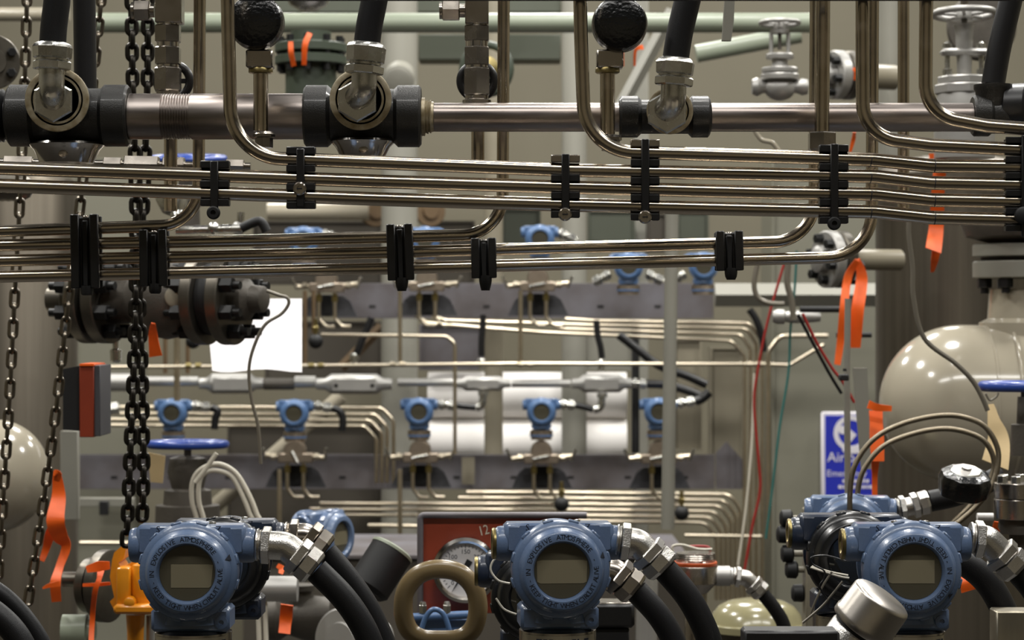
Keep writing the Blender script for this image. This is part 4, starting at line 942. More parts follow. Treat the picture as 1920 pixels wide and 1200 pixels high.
wire('cream tube slanting up to the left blue hand wheel', [(366, 905), (385, 880), (406, 850)], 3.25, 4.5, M_WIREW, 'tube', 'looped_tube')
# amber chain wheel
t = Thing('chain_operator', 'amber painted chain wheel valve operator under the dark chains', 'valve'); Yw = 2.72; k = S(Yw)
a = t.part('wheel_guide', M_YELLOW); a.plate([(210, 1050), (214, 1036), (228, 1024), (236, 1030), (232, 1048), (222, 1056), (228, 1066), (240, 1058), (254, 1052), (260, 1062), (264, 1078), (262, 1098), (270, 1118), (285, 1136), (292, 1150), (258, 1152), (232, 1148), (212, 1140), (206, 1128), (214, 1120), (206, 1082)], Yw, .05)
a = t.part('left_pillar', M_YELLOW); a.pbox(217, 1064, 243, 1146, Yw - .026, .026, 7, n=2)
a = t.part('right_pillar', M_YELLOW); a.lathe(P(268, 1054, Yw - .005), -Z, [(0, 8*k), (5*k, 20*k), (20*k, 25*k), (60*k, 25*k), (84*k, 20*k), (96*k, 20*k)], 10)
a = t.part('base_plate', M_YELLOW); a.pbox(212, 1134, 292, 1152, Yw - .034, .07, 5)
a = t.part('boss', M_YELLOW); a.lathe(P(245, 1128, Yw - .02), Vector((0, -1, 0)), [(0, 11*k), (18*k, 10*k), (20*k, 7*k)], 14); a.lathe(P(282, 1140, Yw - .02), Vector((0, -1, 0)), [(0, 9*k), (14*k, 8*k)], 14)
a = t.part('lower_stem', M_YELLOW); a.lathe(P(254, 1152, Yw + .02), -Z, [(0, 18*k), (30*k, 16*k), (110*k, 14*k)], 20)
a = t.part('stem_tube', M_SILV); a.tube([P(283, 1154, Yw + .03), P(283, 1260, Yw + .03)], 9*k, 16)
t = Thing('flanged_pipe', 'grey flanges and pipe stub left of the amber chain wheel', 'pipe'); Yw = 3.0; k = S(Yw)
a = t.part('pipe_stub', M_FLANGE); a.lathe(P(118, 1086, Yw), X, [(0, 14*k), (34*k, 14*k), (36*k, 24*k), (60*k, 24*k)], 28)
a = t.part('flange', M_FLANGE); a.lathe(P(180, 1098, Yw), Vector((.93, -.36, 0)), [(-18*k, 50*k), (-16*k, 52*k), (0, 52*k)], 40)
a = t.part('flange', M_FLANGE); a.lathe(P(190, 1098, Yw), Vector((.93, -.36, 0)), [(0, 64*k), (2*k, 68*k), (20*k, 68*k), (22*k, 64*k)], 44)
a = t.part('lower_pipe', M_GREEN); a.lathe(P(118, 1182, Yw), X, [(0, 30*k), (46*k, 30*k), (48*k, 22*k), (60*k, 22*k)], 28)
a = t.part('support_leg', M_FLANGE); a.lathe(P(150, 1215, Yw), -Z, [(0, 14*k), (300*k, 14*k)], 16)
# middle bottom
transmitter('blue transmitter turned sideways behind the lower left hoses', P(600, 1006, 3.5), radians(62), group=None, letters=False, plugs=(0, 1), module=False)
t = Thing('rubber_boot', 'tilted black cylinder with an olive end left of the red panel', 'canister'); Yc = 2.8; k = S(Yc)
ax = Vector((.5, .3, .78)).normalized(); A = P(679, 1121, Yc)
a = t.part('black_body', M_BLACKM); a.lathe(A, ax, [(14*k, 34*k), (22*k, 42*k), (104*k, 42*k)], 40)
a = t.part('olive_end', M_GREEN); a.lathe(A, ax, [(104*k, 43*k), (109*k, 43*k), (112*k, 38*k), (112*k, .1*k)], 40)
t = Thing('gauge_board', 'red oxide panel in a grey pipe frame behind the middle transmitter', 'panel'); Yg = 2.75; k = S(Yg)
a = t.part('panel_plate', M_RED); a.pbox(793, 971, 1085, 1150, Yg, .012, 1)
f = t.part('panel_frame', M_STRIP); f.tube(PP([(788, 1210), (788, 966), (1100, 966)], Yg - .004), 6*k, 12, fr=8*k)
a = t.part('chalk_number', M_WIREW, label='white chalk number 12'); a.text('12', Matrix.Translation(P(907, 995, Yg - .001)) @ Matrix.Rotation(-.25, 4, 'Y') @ FACE, 26*k, squash=.8)
t = Thing('pressure_gauge', 'round dial gauge with a bright rim on the red panel', 'gauge'); c = P(873, 1068, Yg - .012)
a = t.part('gauge_case', M_CHROME); a.lathe(c, -YA, [(-10*k, 58*k), (6*k, 62*k), (12*k, 61*k), (16*k, 55*k), (14*k, 51*k), (8*k, 50*k)], 48, cap=False)
d = t.part('dial', M_DIAL); d.lathe(c, -YA, [(7*k, 51*k), (8*k, 50.5*k), (8*k, .1*k)], 48)
q = t.part('dial_marks', M_MARK, parent=d, label='dark dial figures and ticks')
for i in range(31):
    a_ = radians(225 - 9*i); R = Matrix.Rotation(-a_ , 3, 'Y')
    q.box(c + Vector((44*k*cos(a_), -8.3*k, 44*k*sin(a_))), (7 if i % 5 == 0 else 4)*k, .4*k, 1.1*k, 0, R)
for i, s_ in enumerate(('0', '50', '100', '150', '200', '250', '300')):
    a_ = radians(225 - 45*i); q.text(s_, Matrix.Translation(c + Vector((34*k*cos(a_), -8.4*k, 34*k*sin(a_)))) @ FACE, 12*k)
n = t.part('needle', M_BLACKM); a_ = radians(120); n.plate([(872 + 4, 1068 + 2), (872 + 14, 1068 - 14), (872 + 4, 1068 - 20), (872 - 6, 1068 - 2)], Yg - .012 - 10*k, .001); n.plate([(870, 1066), (846, 1112), (876, 1070)], Yg - .012 - 10.5*k, .0008)
t = Thing('handle_ring', 'thick tan plastic ring handle in front of the dial gauge', 'handle'); Yr = 2.45; k = S(Yr)
a = t.part('ring', M_TAN)
pts = spline(PP([(826, 1067), (788, 1076), (762, 1105), (756, 1145), (766, 1180), (790, 1197), (826, 1200), (862, 1197), (886, 1180), (896, 1145), (890, 1105), (864, 1076)], Yr), 8, True)
N = len(pts); R = []; cc = P(826, 1136, Yr)
for i in range(N):
    T = (pts[(i+1) % N] - pts[i-1]).normalized(); n_ = YA.cross(T).normalized()
    R.append([pts[i] + n_*(18*k*cos(2*pi*j/14)) + YA*(13*k*sin(2*pi*j/14)) for j in range(14)])
a.rings(R, True)
a = t.part('handle_stem', M_TAN); a.lathe(P(826, 1219, Yr), -Z, [(0, 14*k), (60*k, 14*k)], 16)
t = Thing('needle_valve', 'blue bent valve body with steel nuts seen through the tan ring', 'valve'); Yq = 2.62; k = S(Yq)
a = t.part('blue_yoke', M_BLUEF); a.tube(PP([(786, 1196), (797, 1160), (812, 1143), (830, 1150), (841, 1176), (845, 1200)], Yq), 5*k, 14, sp=6)
a = t.part('blue_body', M_BLUEF); a.tube(PP([(768, 1158), (890, 1152)], Yq + .03), 8*k, 16); a.pbox(776, 1160, 880, 1200, Yq + .035, .03, 3)
for x in (793, 838): a = t.part('steel_nut', M_ZINC); a.hexn(P(x, 1150, Yq + .03), Z, 0, 16*k, 8*k); a.lathe(P(x, 1134, Yq + .03), Z, [(0, 7*k), (6*k, 5*k)], 12)
t = Thing('junction_block', 'square black cap below the dim conduit connector', 'cap'); Yq = 2.5; k = S(Yq)
a = t.part('cap_top', M_BLACK); a.pbox(1104, 1132, 1190, 1178, Yq, 70*k, 6); a = t.part('cap_rim', M_DIM); a.pbox(1108, 1130, 1184, 1134, Yq + .003, 66*k, 1); a = t.part('cap_foot', M_BLACKM); a.pbox(1112, 1178.5, 1180, 1230, Yq + .006, 54*k, 2)
t = Thing('instrument_housing', 'round steel instrument head with an orange gasket at right of the hoses', 'instrument'); Yh = 3.0; k = S(Yh); c = P(1304, 1036, Yh)
a = t.part('threaded_lid', M_DIM); a.lathe(c, -Z, [(0, 34*k)] + [(i*2*k + .5*k, (37 - (i % 2))*k) for i in range(8)] + [(16*k, 37*k)], 44)
a = t.part('gasket', M_ORING, label='orange gasket ring'); a.lathe(c, -Z, [(16.2*k, 39*k), (18*k, 40.5*k), (22*k, 40.5*k), (24*k, 39*k)], 44)
a = t.part('head_body', M_DIM); a.lathe(c, -Z, [(24.2*k, 41*k), (26*k, 42*k), (56*k, 42*k), (64*k, 34*k), (76*k, 22*k), (200*k, 20*k)], 44)
a = t.part('side_port', M_SILV); a.lathe(P(1342, 1080, Yh), X, [(0, 19*k), (26*k, 19*k), (28*k, 16*k), (32*k, 16*k)], 28)
wire('white wire loop on top of the instrument head', [(1262, 1034), (1262, 1024), (1280, 1022), (1310, 1030), (1335, 1030)], 2.97, 2.6, M_WIREW)
wire('red wire loop on top of the instrument head', [(1290, 1025), (1310, 1024), (1328, 1026), (1332, 1034)], 3.0, 2.6, M_WIRER)
connector('small bright conduit connector on the steel instrument head', (1374, 1080), 0, (1400, 1084), (1430, 1113), 3.0, M_ALU, .55)
hose('black hose falling from the steel instrument head connector', [(1431, 1114), (1455, 1145), (1470, 1175), (1478, 1230)], 3.0, 13)
t = Thing('dome_vessel', 'olive cream painted dome with a flanged rim at the bottom right of centre', 'tank'); Yd = 3.4; k = S(Yd); c = P(1418, 1122, Yd)
a = t.part('dome', M_OLIVE); a.lathe(c, -Z, [(0, .5*k), (1*k, 30*k), (5*k, 52*k), (14*k, 70*k), (28*k, 82*k), (44*k, 88*k)], 48)
a = t.part('rim', M_OLIVE); a.lathe(c, -Z, [(44*k, 96*k), (46*k, 98*k), (58*k, 98*k), (60*k, 94*k)], 48)
a = t.part('dome_base', M_BODYG); a.lathe(c, -Z, [(60*k, 84*k), (300*k, 84*k)], 40)
hpipe('silver flanged pipe end below the lower left connector', 484, 558, 1104, 24, 3.3, M_SILV, 'pipe_end', 'pipe')
t = Thing('pipe_flange', 'large silver round flange behind the thick lower left hose', 'flange'); k = S(3.3)
a = t.part('flange_disc', M_SILV); a.lathe(P(640, 1200, 3.3), Vector((-.5, -.85, .1)), [(-20*k, 58*k), (0, 60*k), (3*k, 57*k), (3*k, 34*k), (10*k, 32*k), (10*k, .1*k)], 44)
a = t.part('pipe_behind', M_SILV); a.lathe(P(640, 1200, 3.3), Vector((.5, .85, -.1)), [(20*k, 40*k), (120*k, 40*k)], 32)
t = Thing('globe_valve', 'dark grey valve body low behind the lower left hoses', 'valve'); k = S(3.6)
a = t.part('body', M_BODYG); a.lathe(P(500, 1160, 3.6), X, [(0, 40*k), (20*k, 44*k), (40*k, 30*k), (80*k, 44*k), (120*k, 40*k)], 32)
a = t.part('bonnet', M_BODYG); a.lathe(P(562, 1140, 3.6), Z, [(0, 26*k), (30*k, 22*k), (34*k, 30*k), (44*k, 30*k)], 28)
hpipe('grey upright pipe behind the right hoses of the middle transmitter', 1212, 1214, 1200, 20, 3.6, M_SILV, 'pipe', 'pipe', y2=1040)
t = Thing('equipment_skid', 'dark equipment base low behind the transmitters', 'machine base')
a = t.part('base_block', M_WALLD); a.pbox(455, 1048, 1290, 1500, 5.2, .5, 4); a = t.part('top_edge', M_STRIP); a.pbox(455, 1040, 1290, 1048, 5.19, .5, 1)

# fittings peeping out behind the upper bundle
t = Thing('fitting_row', 'row of dark hexagon fittings behind the two left tubes', 'pipe fitting'); k = S(2.2)
a = t.part('carrier_tube', M_DIM); a.tube(PP([(-40, 303), (470, 312)], 2.2), 7*k, 14)
for x0, x1, r in ((8, 62, 13), (195, 228, 14), (234, 298, 18), (306, 346, 17), (424, 458, 14)):
    a = t.part('hex_fitting', M_DIM); a.hexn(P(x0, 304 + x0*.018, 2.2), P(460, 312, 2.2) - P(0, 304, 2.2), 0, (x1 - x0)*k, r*k, .1)
t, k, c = gatewheel('blue hand wheel glimpsed above the two left tubes', 352, 297, 68, 6, 3.7, .12, M_ROYAL, 40, 'wheel_valve')
a = t.part('yoke', M_BODYG); a.lathe(c - Z*12*k, -Z, [(0, 14*k), (40*k, 18*k), (44*k, 34*k), (70*k, 36*k), (80*k, 22*k), (120*k, 24*k)], 20)
t = Thing('pipe_closure', 'silver ribbed pipe end under the two left tubes at the left edge', 'pipe'); k = S(3.0); a = t.part('ribbed_shell', M_FLANGE); a.lathe(P(-40, 352, 3.0), X, [(0, 26*k)] + [((20 + i*6)*k, (26 - (i % 2)*1.2)*k) for i in range(11)] + [(96*k, 18*k), (100*k, 12*k)], 28)
t = Thing('relief_fitting', 'bright silver fitting under the first strap clamp', 'pipe fitting'); k = S(3.2)
a = t.part('bowl', M_ZINC); a.lathe(P(318, 356, 3.2), Vector((.3, -.5, -.8)), [(0, 20*k), (14*k, 30*k), (40*k, 26*k), (56*k, 12*k), (66*k, 12*k)], 28)
a = t.part('side_bulb', M_ZINC); a.sphere(P(400, 428, 3.2), 12*k); a.tube(PP([(330, 432), (452, 428)], 3.2), 8*k, 14); a = t.part('black_lever', M_BLACKM); a.tube(PP([(452, 428), (486, 415), (500, 434)], 3.2), 9*k, 12, sp=6)
t = Thing('small_valve', 'small pale valve bulb above the lower tubes left of centre', 'valve'); k = S(3.3)
a = t.part('bulb', M_SILV); a.sphere(P(447, 428, 3.3), 13*k); a = t.part('top_pin', M_ZINC); a.tube(PP([(451, 418), (452, 398)], 3.3), 7*k, 12)
# ------------------------------------------------------------------ middle distance, right side
t = Thing('tall_vessel', 'tall brushed grey vessel at right behind the cream vessel', 'tank'); Yv = 4.7; k = S(Yv)
x = (1790 - 960) * k
a = t.part('vessel_shell', M_VESSEL); a.lathe(Vector((x, Yv, 0)), Z, [(0, 147*k), (P(0, 330, Yv).z, 147*k), (P(0, 310, Yv).z, 130*k), (P(0, 296, Yv).z, 80*k)], 64)
t = Thing('horizontal_vessel', 'glossy cream horizontal vessel with a rounded end at right', 'tank'); Yv = 3.65; k = S(Yv); c = P(1800, 757, Yv)
a = t.part('dished_end', M_CREAM); a.lathe(c, -X, [(0, 148*k)] + [(150*sin(i*pi/2/16)*k, 148*cos(i*pi/2/16)*k) for i in range(1, 17)], 72, cap=False)
a = t.part('shell', M_CREAM); a.lathe(c, X, [(0, 148*k), (40*k, 148*k), (41*k, 149.5*k), (45*k, 149.5*k), (46*k, 148*k), (300*k, 148*k)], 72)
a = t.part('nozzle', M_CREAM); a.lathe(c + X*112*k, Z, [(60*k, 76*k), (152*k, 76*k), (160*k, 60*k), (215*k, 56*k)], 48)
a = t.part('seam_ring', M_CREAM); a.torus(c + X*86*k, X, 149*k, 4*k, 72, 10)
t = Thing('flange_pair', 'pair of grey flanges with black studs above the cream vessel', 'flange'); Yf = 3.65; k = S(Yf); c = P(1912, 450, Yf)
for y0, h in ((8, 24), (40, 32)): a = t.part('flange', M_GREYP); a.lathe(c - Z*y0*k, -Z, [(0, 84*k), (2*k, 87*k), ((h-2)*k, 87*k), (h*k, 84*k)], 56)
a = t.part('gasket', M_BLACKM); a.lathe(c - Z*32*k, -Z, [(0, 72*k), (8*k, 72*k)], 40)
for i in range(8):
    a = t.part('stud_nut', M_BOLT); o = c + Vector((70*k*cos(i*pi/4 + .2), 70*k*sin(i*pi/4 + .2), -72*k)); a.hexn(o, -Z, 0, 18*k, 14*k); a.lathe(o, -Z, [(18*k, 8*k), (28*k, 8*k)], 10)
a = t.part('upper_disc', M_BODYG); a.lathe(c + Z*6*k, Z, [(-14*k, 50*k), (0, 100*k), (24*k, 110*k), (40*k, 110*k)], 48)
t, k, c = gatewheel('valve with a blue hand wheel at the right edge above the tan tag', 1922, 724, 78, 10, 3.0, -.01, M_ROYAL, 60)
a = t.part('yoke', M_BODYG); a.lathe(c - Z*20*k, -Z, [(0, 14*k), (50*k, 16*k), (52*k, 26*k), (110*k, 26*k)], 20)
p = single('paper_tag', 'tan folded paper tag hanging below the right blue hand wheel', 'tag', M_TAG)
p.ribbon([P(1858, 758, 2.92), P(1864, 790, 2.91), P(1872, 825, 2.9), P(1866, 872, 2.88)], [10*S(2.9), 26*S(2.9), 40*S(2.9), 54*S(2.9)], .0015)
wire('grey wire holding the right tan tag', [(1848, 738), (1856, 750), (1868, 744), (1872, 736)], 2.95, 2, M_CABLE, 'wire')
wire('long grey armoured cable curving down over the cream vessel', [(1705, 405), (1704, 440), (1711, 500), (1713, 560), (1733, 634), (1790, 680), (1822, 712), (1840, 742), (1852, 770)], 2.85, 4.6, M_CABLE, 'cable', 'cable')
def braid(label, pts):
    p = single('braided_hose', label, 'hose', M_BRAID, 'braided steel hoses'); p.corrug(PP(pts, 2.7 if 'upper' in label else 2.73), 5.5*S(2.7), 4.0*S(2.7), .7*S(2.7))
braid('braided steel hose arching before the cream vessel, upper one', [(1594, 985), (1594, 920), (1604, 870), (1640, 822), (1700, 792), (1770, 779), (1820, 786), (1852, 806), (1872, 850), (1862, 905), (1830, 950), (1790, 985)])
braid('braided steel hose arching before the cream vessel, lower one', [(1607, 985), (1608, 925), (1620, 880), (1655, 838), (1710, 814), (1770, 804), (1820, 813), (1850, 832), (1864, 870), (1850, 912), (1818, 950), (1775, 990)])
transmitter('blue transmitter behind the dark open one with a silver gland', P(1594, 990, 2.75), radians(-6), letters=False, plugs=(0, 0), module=False)
connector('bright straight connector on the blue transmitter behind the dark one', (1681, 954), 0, (1705, 950), (1742, 940), 2.75, M_ALU, .66, nut=36)
hose('black hose running from the straight connector under the black lobed knob', [(1743, 940), (1790, 930), (1830, 915), (1880, 890)], 2.75, 20)
t = Thing('lobed_valve', 'black lobed valve knob with a steel top before the cream vessel', 'knob'); Yk = 2.62; k = S(Yk); c = P(1806, 918, Yk); ax = Vector((.08, -.35, .93)).normalized()
a = t.part('knob_body', M_KNOB); u, w_ = frame_of(ax); R = []
for tt, rr in ((-14, 34), (-8, 46), (20, 50), (32, 46), (38, 34), (38, 1)):
    R.append([c + ax*tt*k + (u*cos(2*pi*j/64) + w_*sin(2*pi*j/64))*(rr*(1 - .07*(1 + cos(8*2*pi*j/64))/2))*k for j in range(64)])
a.rings(R)
a = t.part('top_plate', M_ALU, label='bright steel top plate'); a.lathe(c, ax, [(38.3*k, 30*k), (41*k, 28*k), (42*k, 10*k), (46*k, 9*k), (46*k, .1*k)], 8)
a = t.part('knob_stem', M_BLACKM); a.lathe(c, -ax, [(14*k, 16*k), (22*k, 16*k)], 20)
t = Thing('flange_stack', 'machined steel flange stack at the right edge above the connector', 'flange'); Yq = 2.65; k = S(Yq); c = P(1908, 905, Yq)
for y0, h in ((0, 29), (30, 37)): a = t.part('flange', M_DIM); a.lathe(c - Z*y0*k, -Z, [(0, 43*k), (1*k, 44*k), ((h-1)*k, 44*k), (h*k, 43*k)], 52)
a = t.part('bolts', M_ZINC)
for i in range(6): a.hexn(c + Vector((32*k*cos(i*pi/3 + .2), 32*k*sin(i*pi/3 + .2), 0)), Z, 0, 14*k, 9*k)
a = t.part('foot', M_BODYG); a.lathe(c - Z*67*k, -Z, [(0, 34*k), (28*k, 34*k), (30*k, 16*k), (60*k, 16*k)], 28)
tape('orange tape scrap under the steel flange stack', [([(1868, 978), (1866, 990), (1872, 998)], [8, 10, 8])], 2.6)
hpipe('white pipe end left of the steel flange stack', 1832, 1862, 969, 7, 2.8, M_WHITEP, 'pipe_end', 'pipe')
# posts, sign and wires
t = Thing('wall_sign', 'blue and white emergency sign on the grey cabinet', 'sign'); Ys = 6.93; k = S(Ys)
a = t.part('sign_board', M_SIGNW); a.pbox(1540, 772, 1650, 1010, Ys, .012, 3)
a = t.part('blue_field', M_SIGNB); a.pbox(1547, 779, 1643, 1003, Ys - .002, .003, 3)
e = t.part('emblem', M_SIGNW)
e.lathe(P(1596, 812, Ys - .0022), -YA, [(0, 33*k), (.3*k, 33*k), (.3*k, 24*k), (0, 24*k)], 36, cap=False)
e.lathe(P(1580, 806, Ys - .0022), -YA, [(0, 8*k), (.6*k, 8*k), (.6*k, .1*k)], 20); e.plate([(1588, 800), (1606, 815), (1594, 830), (1584, 822)], Ys - .004, .001); e.plate([(1578, 842), (1614, 835), (1616, 850), (1584, 850)], Ys - .004, .001)
q = t.part('lettering', M_SIGNW, label='white sign lettering')
q.text('Air-S', Matrix.Translation(P(1551, 858, Ys - .003)) @ FACE, 26*k, align='LEFT'); q = t.part('lettering', M_SIGNW, label='white lettering of the emergency lines'); q.text('Emergency', Matrix.Translation(P(1550, 888, Ys - .003)) @ FACE, 17*k, align='LEFT')
q = t.part('lettering', M_SIGNW, label='blurred white lines of small print')
for y, x0, x1 in ((902, 1580, 1630), (913, 1572, 1636), (932, 1566, 1632), (948, 1574, 1636)):
    x = x0
    while x < x1: w_ = random.uniform(3, 8); q.pbox(x, y - 3, x + w_, y + 3, Ys - .0035, .001); x += w_ + 2
p = single('thin_post', 'thin grey upright post in front of the blue sign', 'post', M_GREYP); p.tube(PP([(1590, 560), (1588, 700), (1590, 980)], 3.3), 6*S(3.3), 14)
p = single('flat_post', 'flat grey bar standing right of the thin post', 'post', M_GREYP); p.plate([(1600, 690), (1626, 690), (1634, 880), (1616, 880)], 3.5, .012)
t = Thing('cable_clip', 'small black cable clip on the thin post', 'clip'); a = t.part('clip_body', M_BLACKM); a.pbox(1575, 702, 1592, 714, 3.25, .02, 2); a = t.part('clip_screw', M_BOLT); a.lathe(P(1584, 696, 3.26), Z, [(0, 4*S(3.3)), (5*S(3.3), 3*S(3.3))], 10)
hpipe('black cable clamp bar behind the double orange tape', 1500, 1580, 580, 6, 4.2, M_BLACKM, 'clamp_bar', 'clamp')
hpipe('short black bar behind the orange tape tail', 1568, 1634, 628, 5, 4.2, M_BLACKM, 'clamp_bar', 'clamp')
t = Thing('conduit_fitting', 'white ribbed conduit fitting left of the double orange tape', 'pipe fitting'); k = S(4.4)
a = t.part('fitting_shell', M_SILV); a.lathe(P(1448, 594, 4.4), X, [(0, 10*k), (10*k, 14*k), (22*k, 14*k), (24*k, 10*k), (40*k, 12*k), (60*k, 12*k), (90*k, 9*k)], 20)
tape('double orange tape hanging from the bent tubes at right', [([(1608, 488), (1590, 520), (1582, 580), (1576, 640), (1570, 684)], [10, 16, 16, 14, 12]), ([(1606, 488), (1616, 520), (1608, 580), (1600, 652)], [14, 22, 24, 28])], 3.9)
tape('wide orange tape hanging in front of the right vessel', [([(1836, 294), (1800, 292), (1742, 293)], [9, 12, 10]), ([(1780, 294), (1768, 298), (1760, 340), (1756, 420), (1750, 470)], [8, 24, 24, 27, 32]), ([(1756, 468), (1752, 490), (1748, 510)], [18, 14, 6])], 3.4)
tape('orange tape tied beside the blue sign with a long tail', [([(1628, 758), (1645, 764), (1672, 766)], [16, 14, 10]), ([(1642, 770), (1644, 820), (1646, 865)], [26, 27, 24]), ([(1642, 860), (1640, 890), (1640, 930)], [20, 11, 10])], 3.2)
tape('orange tape corner behind the lower right transmitter', [([(1806, 1078), (1812, 1092), (1816, 1108)], [14, 24, 28])], 2.5)
wire('red wire hanging down in front of the bent far tubes', [(1470, 495), (1440, 600), (1420, 700), (1414, 760), (1422, 860), (1425, 920), (1410, 990), (1396, 1070)], 4.4, 2.6, M_WIRER)
wire('teal wire hanging left of the blue sign', [(1494, 470), (1490, 540), (1482, 620), (1478, 700), (1462, 800), (1450, 900), (1436, 1010)], 4.4, 2.4, M_WIREG)
wire('dark red wire slanting down to the cable clip', [(1505, 588), (1530, 640), (1560, 690), (1580, 716), (1602, 755)], 3.6, 2.8, M_WIRER)
wire('black wire slanting down to the cable clip', [(1496, 590), (1525, 645), (1556, 702), (1578, 738)], 3.6, 3, M_BLACK)
wire('pale wire hanging beside the red wire', [(1414, 700), (1410, 820), (1400, 940), (1384, 1060)], 4.45, 2.4, M_WIREW)
wire('grey bent tube end hanging above the pale square duct', [(1422, 488), (1414, 530), (1420, 556), (1440, 568), (1470, 570)], 4.3, 5, M_CABLE, 'tube', 'bent_tube')
wire('grey bent tube hanging right of the red wire', [(1478, 490), (1476, 530), (1484, 562), (1488, 600)], 4.3, 6, M_CABLE, 'tube', 'bent_tube')
wire('thin grey tube hooking below the header pipe at right', [(1415, 245), (1428, 262), (1448, 268), (1462, 285)], 3.4, 4.5, M_CREAM, 'tube', 'bent_tube')
# right top valves
def flange_set(t, k, c, rows, m):
    for y0, h, r, seg in rows: a = t.part('bonnet_flange', m); a.lathe(c - Z*y0*k, -Z, [(0, (r-2)*k), (2*k, r*k), ((h-2)*k, r*k), (h*k, (r-2)*k)], seg)
t, k, c = gatewheel('small pale gate valve with its hand wheel near the top right of centre', 1462, 43, 36, 4, 4.2, -.03, M_SILV, 50)
a = t.part('yoke', M_SILV)
for s in (-1, 1): a.tube([c + Vector((s*16*k, 0, -18*k)), c + Vector((s*16*k, 0, -62*k))], 4*k, 10)
a.lathe(c - Z*12*k, -Z, [(0, 18*k), (8*k, 18*k)], 20)
flange_set(t, k, c, ((58, 10, 26, 24), (84, 10, 34, 32), (96, 12, 36, 32)), M_SILV)
a = t.part('valve_body', M_SILV); a.sphere(c - Z*122*k, 30*k, 26*k, 24*k); a.lathe(c + Vector((-52*k, 0, -120*k)), X, [(0, 14*k), (10*k, 18*k), (20*k, 12*k), (84*k, 12*k), (94*k, 16*k), (104*k, 14*k)], 24); a.lathe(c - Z*66*k, -Z, [(0, 14*k), (40*k, 18*k)], 20)
t, k, c = gatewheel('large pale gate valve with a scalloped hand wheel at the top right', 1808, 26, 56, 6, 3.4, -.06, M_SILV, 100)
a = t.part('threaded_stem', M_DIM); a.lathe(c, Z, [(0, 8*k)] + [(i*3*k, (8 - i % 2)*k) for i in range(1, 12)], 14)
a = t.part('yoke', M_SILV); a.lathe(c - Z*20*k, -Z, [(0, 20*k), (10*k, 17*k), (50*k, 15*k), (100*k, 13*k)], 20)
a = t.part('gland_plate', M_SILV); a.box(c - Z*72*k, 88*k, 36*k, 12*k, 5*k)
for s in (-1, 1): a = t.part('gland_bolt', M_ZINC); a.lathe(c + Vector((s*32*k, 0, -52*k)), -Z, [(0, 3*k), (3*k, 5*k), (4*k, 9*k), (13*k, 9*k)], 10); a.lathe(c + Vector((s*32*k, 0, -79*k)), -Z, [(0, 5*k), (24*k, 5*k), (25*k, 9*k), (40*k, 9*k)], 10)
flange_set(t, k, c, ((118, 14, 50, 8), (133, 18, 56, 8)), M_SILV)
a = t.part('valve_body', M_SILV); a.lathe(c - Z*151*k, -Z, [(0, 50*k), (40*k, 56*k), (120*k, 56*k)], 32)
t = Thing('pipe_closure', 'grey round pipe end behind the large pale gate valve', 'pipe'); k = S(4.3); a = t.part('cap_face', M_BODYG); a.lathe(P(1838, 50, 4.3), Vector((-.4, -.9, 0)), [(-30*k, 62*k), (0, 64*k), (6*k, 58*k), (8*k, .1*k)], 40); a = t.part('cap_neck', M_BODYG); a.lathe(P(1838, 50, 4.3), Vector((.4, .9, 0)), [(30*k, 44*k), (90*k, 44*k)], 32)
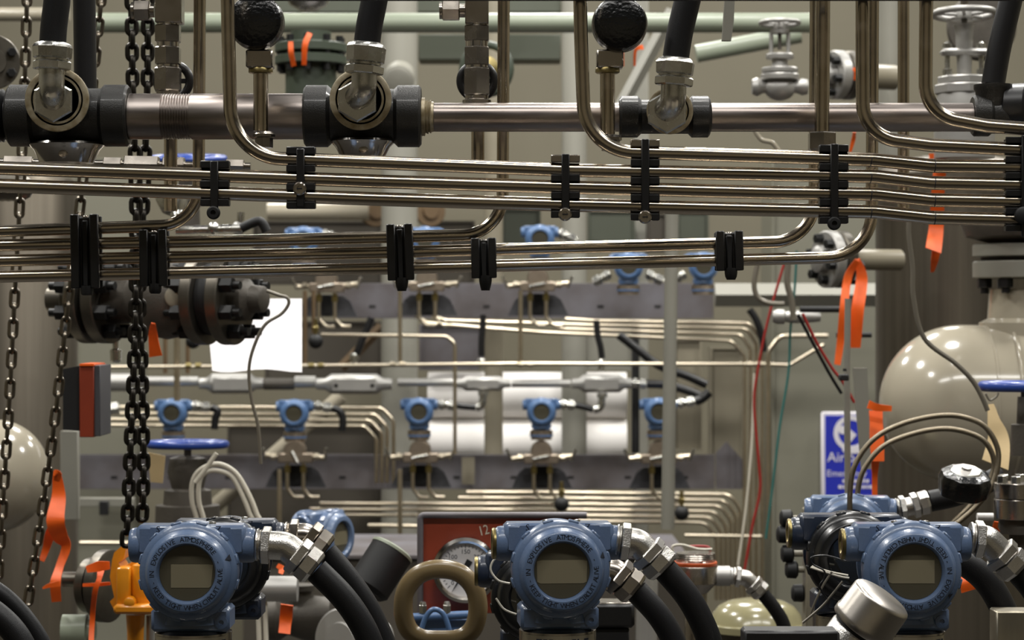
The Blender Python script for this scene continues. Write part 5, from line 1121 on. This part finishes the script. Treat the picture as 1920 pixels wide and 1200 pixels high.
def side_flange(label, x, y, r, Y, pipe_r, right):
    t = Thing('pipe_flange', label, 'flange'); k = S(Y); ax = Vector((.92, .38, 0)).normalized(); c = P(x, y, Y)
    for s0 in (0, 24): a = t.part('flange', M_SILV if s0 == 0 else M_FLANGE); a.lathe(c + ax*(s0*k), ax, [(0, (r-3)*k), (3*k, r*k), (18*k, r*k), (21*k, (r-3)*k)], 40)
    a = t.part('neck_pipe', M_CREAMD); a.lathe(c + ax*(45*k), ax, [(0, pipe_r*1.4*k), (14*k, pipe_r*k), (right*k, pipe_r*k)], 28)
    for i in range(6):
        a = t.part('flange_bolt', M_BOLT); u, w_ = frame_of(ax); o = c + (u*cos(i*pi/3 + .3) + w_*sin(i*pi/3 + .3))*(r*.74*k)
        a.hexn(o, -ax, 0, 14*k, r*.18*k); b = t.part('flange_bolt', M_BOLT); b.hexn(o + ax*45*k, ax, 0, 16*k, r*.18*k)
    a = t.part('hub_boss', M_SILV); a.lathe(c, -ax, [(0, r*.5*k), (16*k, r*.46*k), (22*k, r*.3*k), (22*k, .1*k)], 28)
side_flange('pale round flange with bolts behind the far right tubes near the top', 1560, 140, 46, 5.0, 24, 90)
side_flange('pale round flange right of the rightmost channel clamp', 1545, 486, 54, 4.4, 20, 120)
tape('orange tape end on the flange near the top right', [([(1600, 128), (1606, 136), (1604, 150)], [6, 10, 8])], 4.7)
col_round('pale grey upright pipe at the top right behind the bent tubes', 1646, 1692, 5.2, M_GREYP, name='upright_pipe', cat='pipe')
tape('orange tape strand below the header pipe at right', [([(1602, 248), (1600, 262), (1594, 285)], [6, 8, 5])], 3.6)
for i, (x, y) in enumerate(((1476, 972), (1470, 1002), (1478, 1038), (1486, 1068), (1498, 1112))):
    t = Thing('knob_valve', 'black round knob at right of the instrument head, %s of five' % ['topmost', 'second', 'third', 'fourth', 'lowest'][i], 'knob', 'black knobs by the dark open transmitter'); k = S(2.9)
    a = t.part('knob', M_BLACKM); a.lathe(P(x, y, 2.9), X, [(-14*k, 10*k), (-10*k, 16*k), (6*k, 17*k), (10*k, 12*k)], 20); a = t.part('knob_stem', M_CREAMD); a.lathe(P(x, y, 2.9), X, [(10*k, 6*k), (34*k, 6*k)], 12)
p = single('instrument_manifold', 'pale steel manifold behind the five black knobs', 'manifold', M_CREAMD); p.pbox(1511, 955, 1545, 1260, 2.88, .04, 3)

wire('pale wire loop at the left side of the middle transmitter', [(950, 1042), (928, 1048), (920, 1068), (934, 1088), (956, 1094)], 2.06, 2, M_WIREW)
wire('thin pale wire curving below the middle transmitter at left', [(930, 1122), (945, 1142), (968, 1152)], 2.06, 2, M_WIREW)
finish()
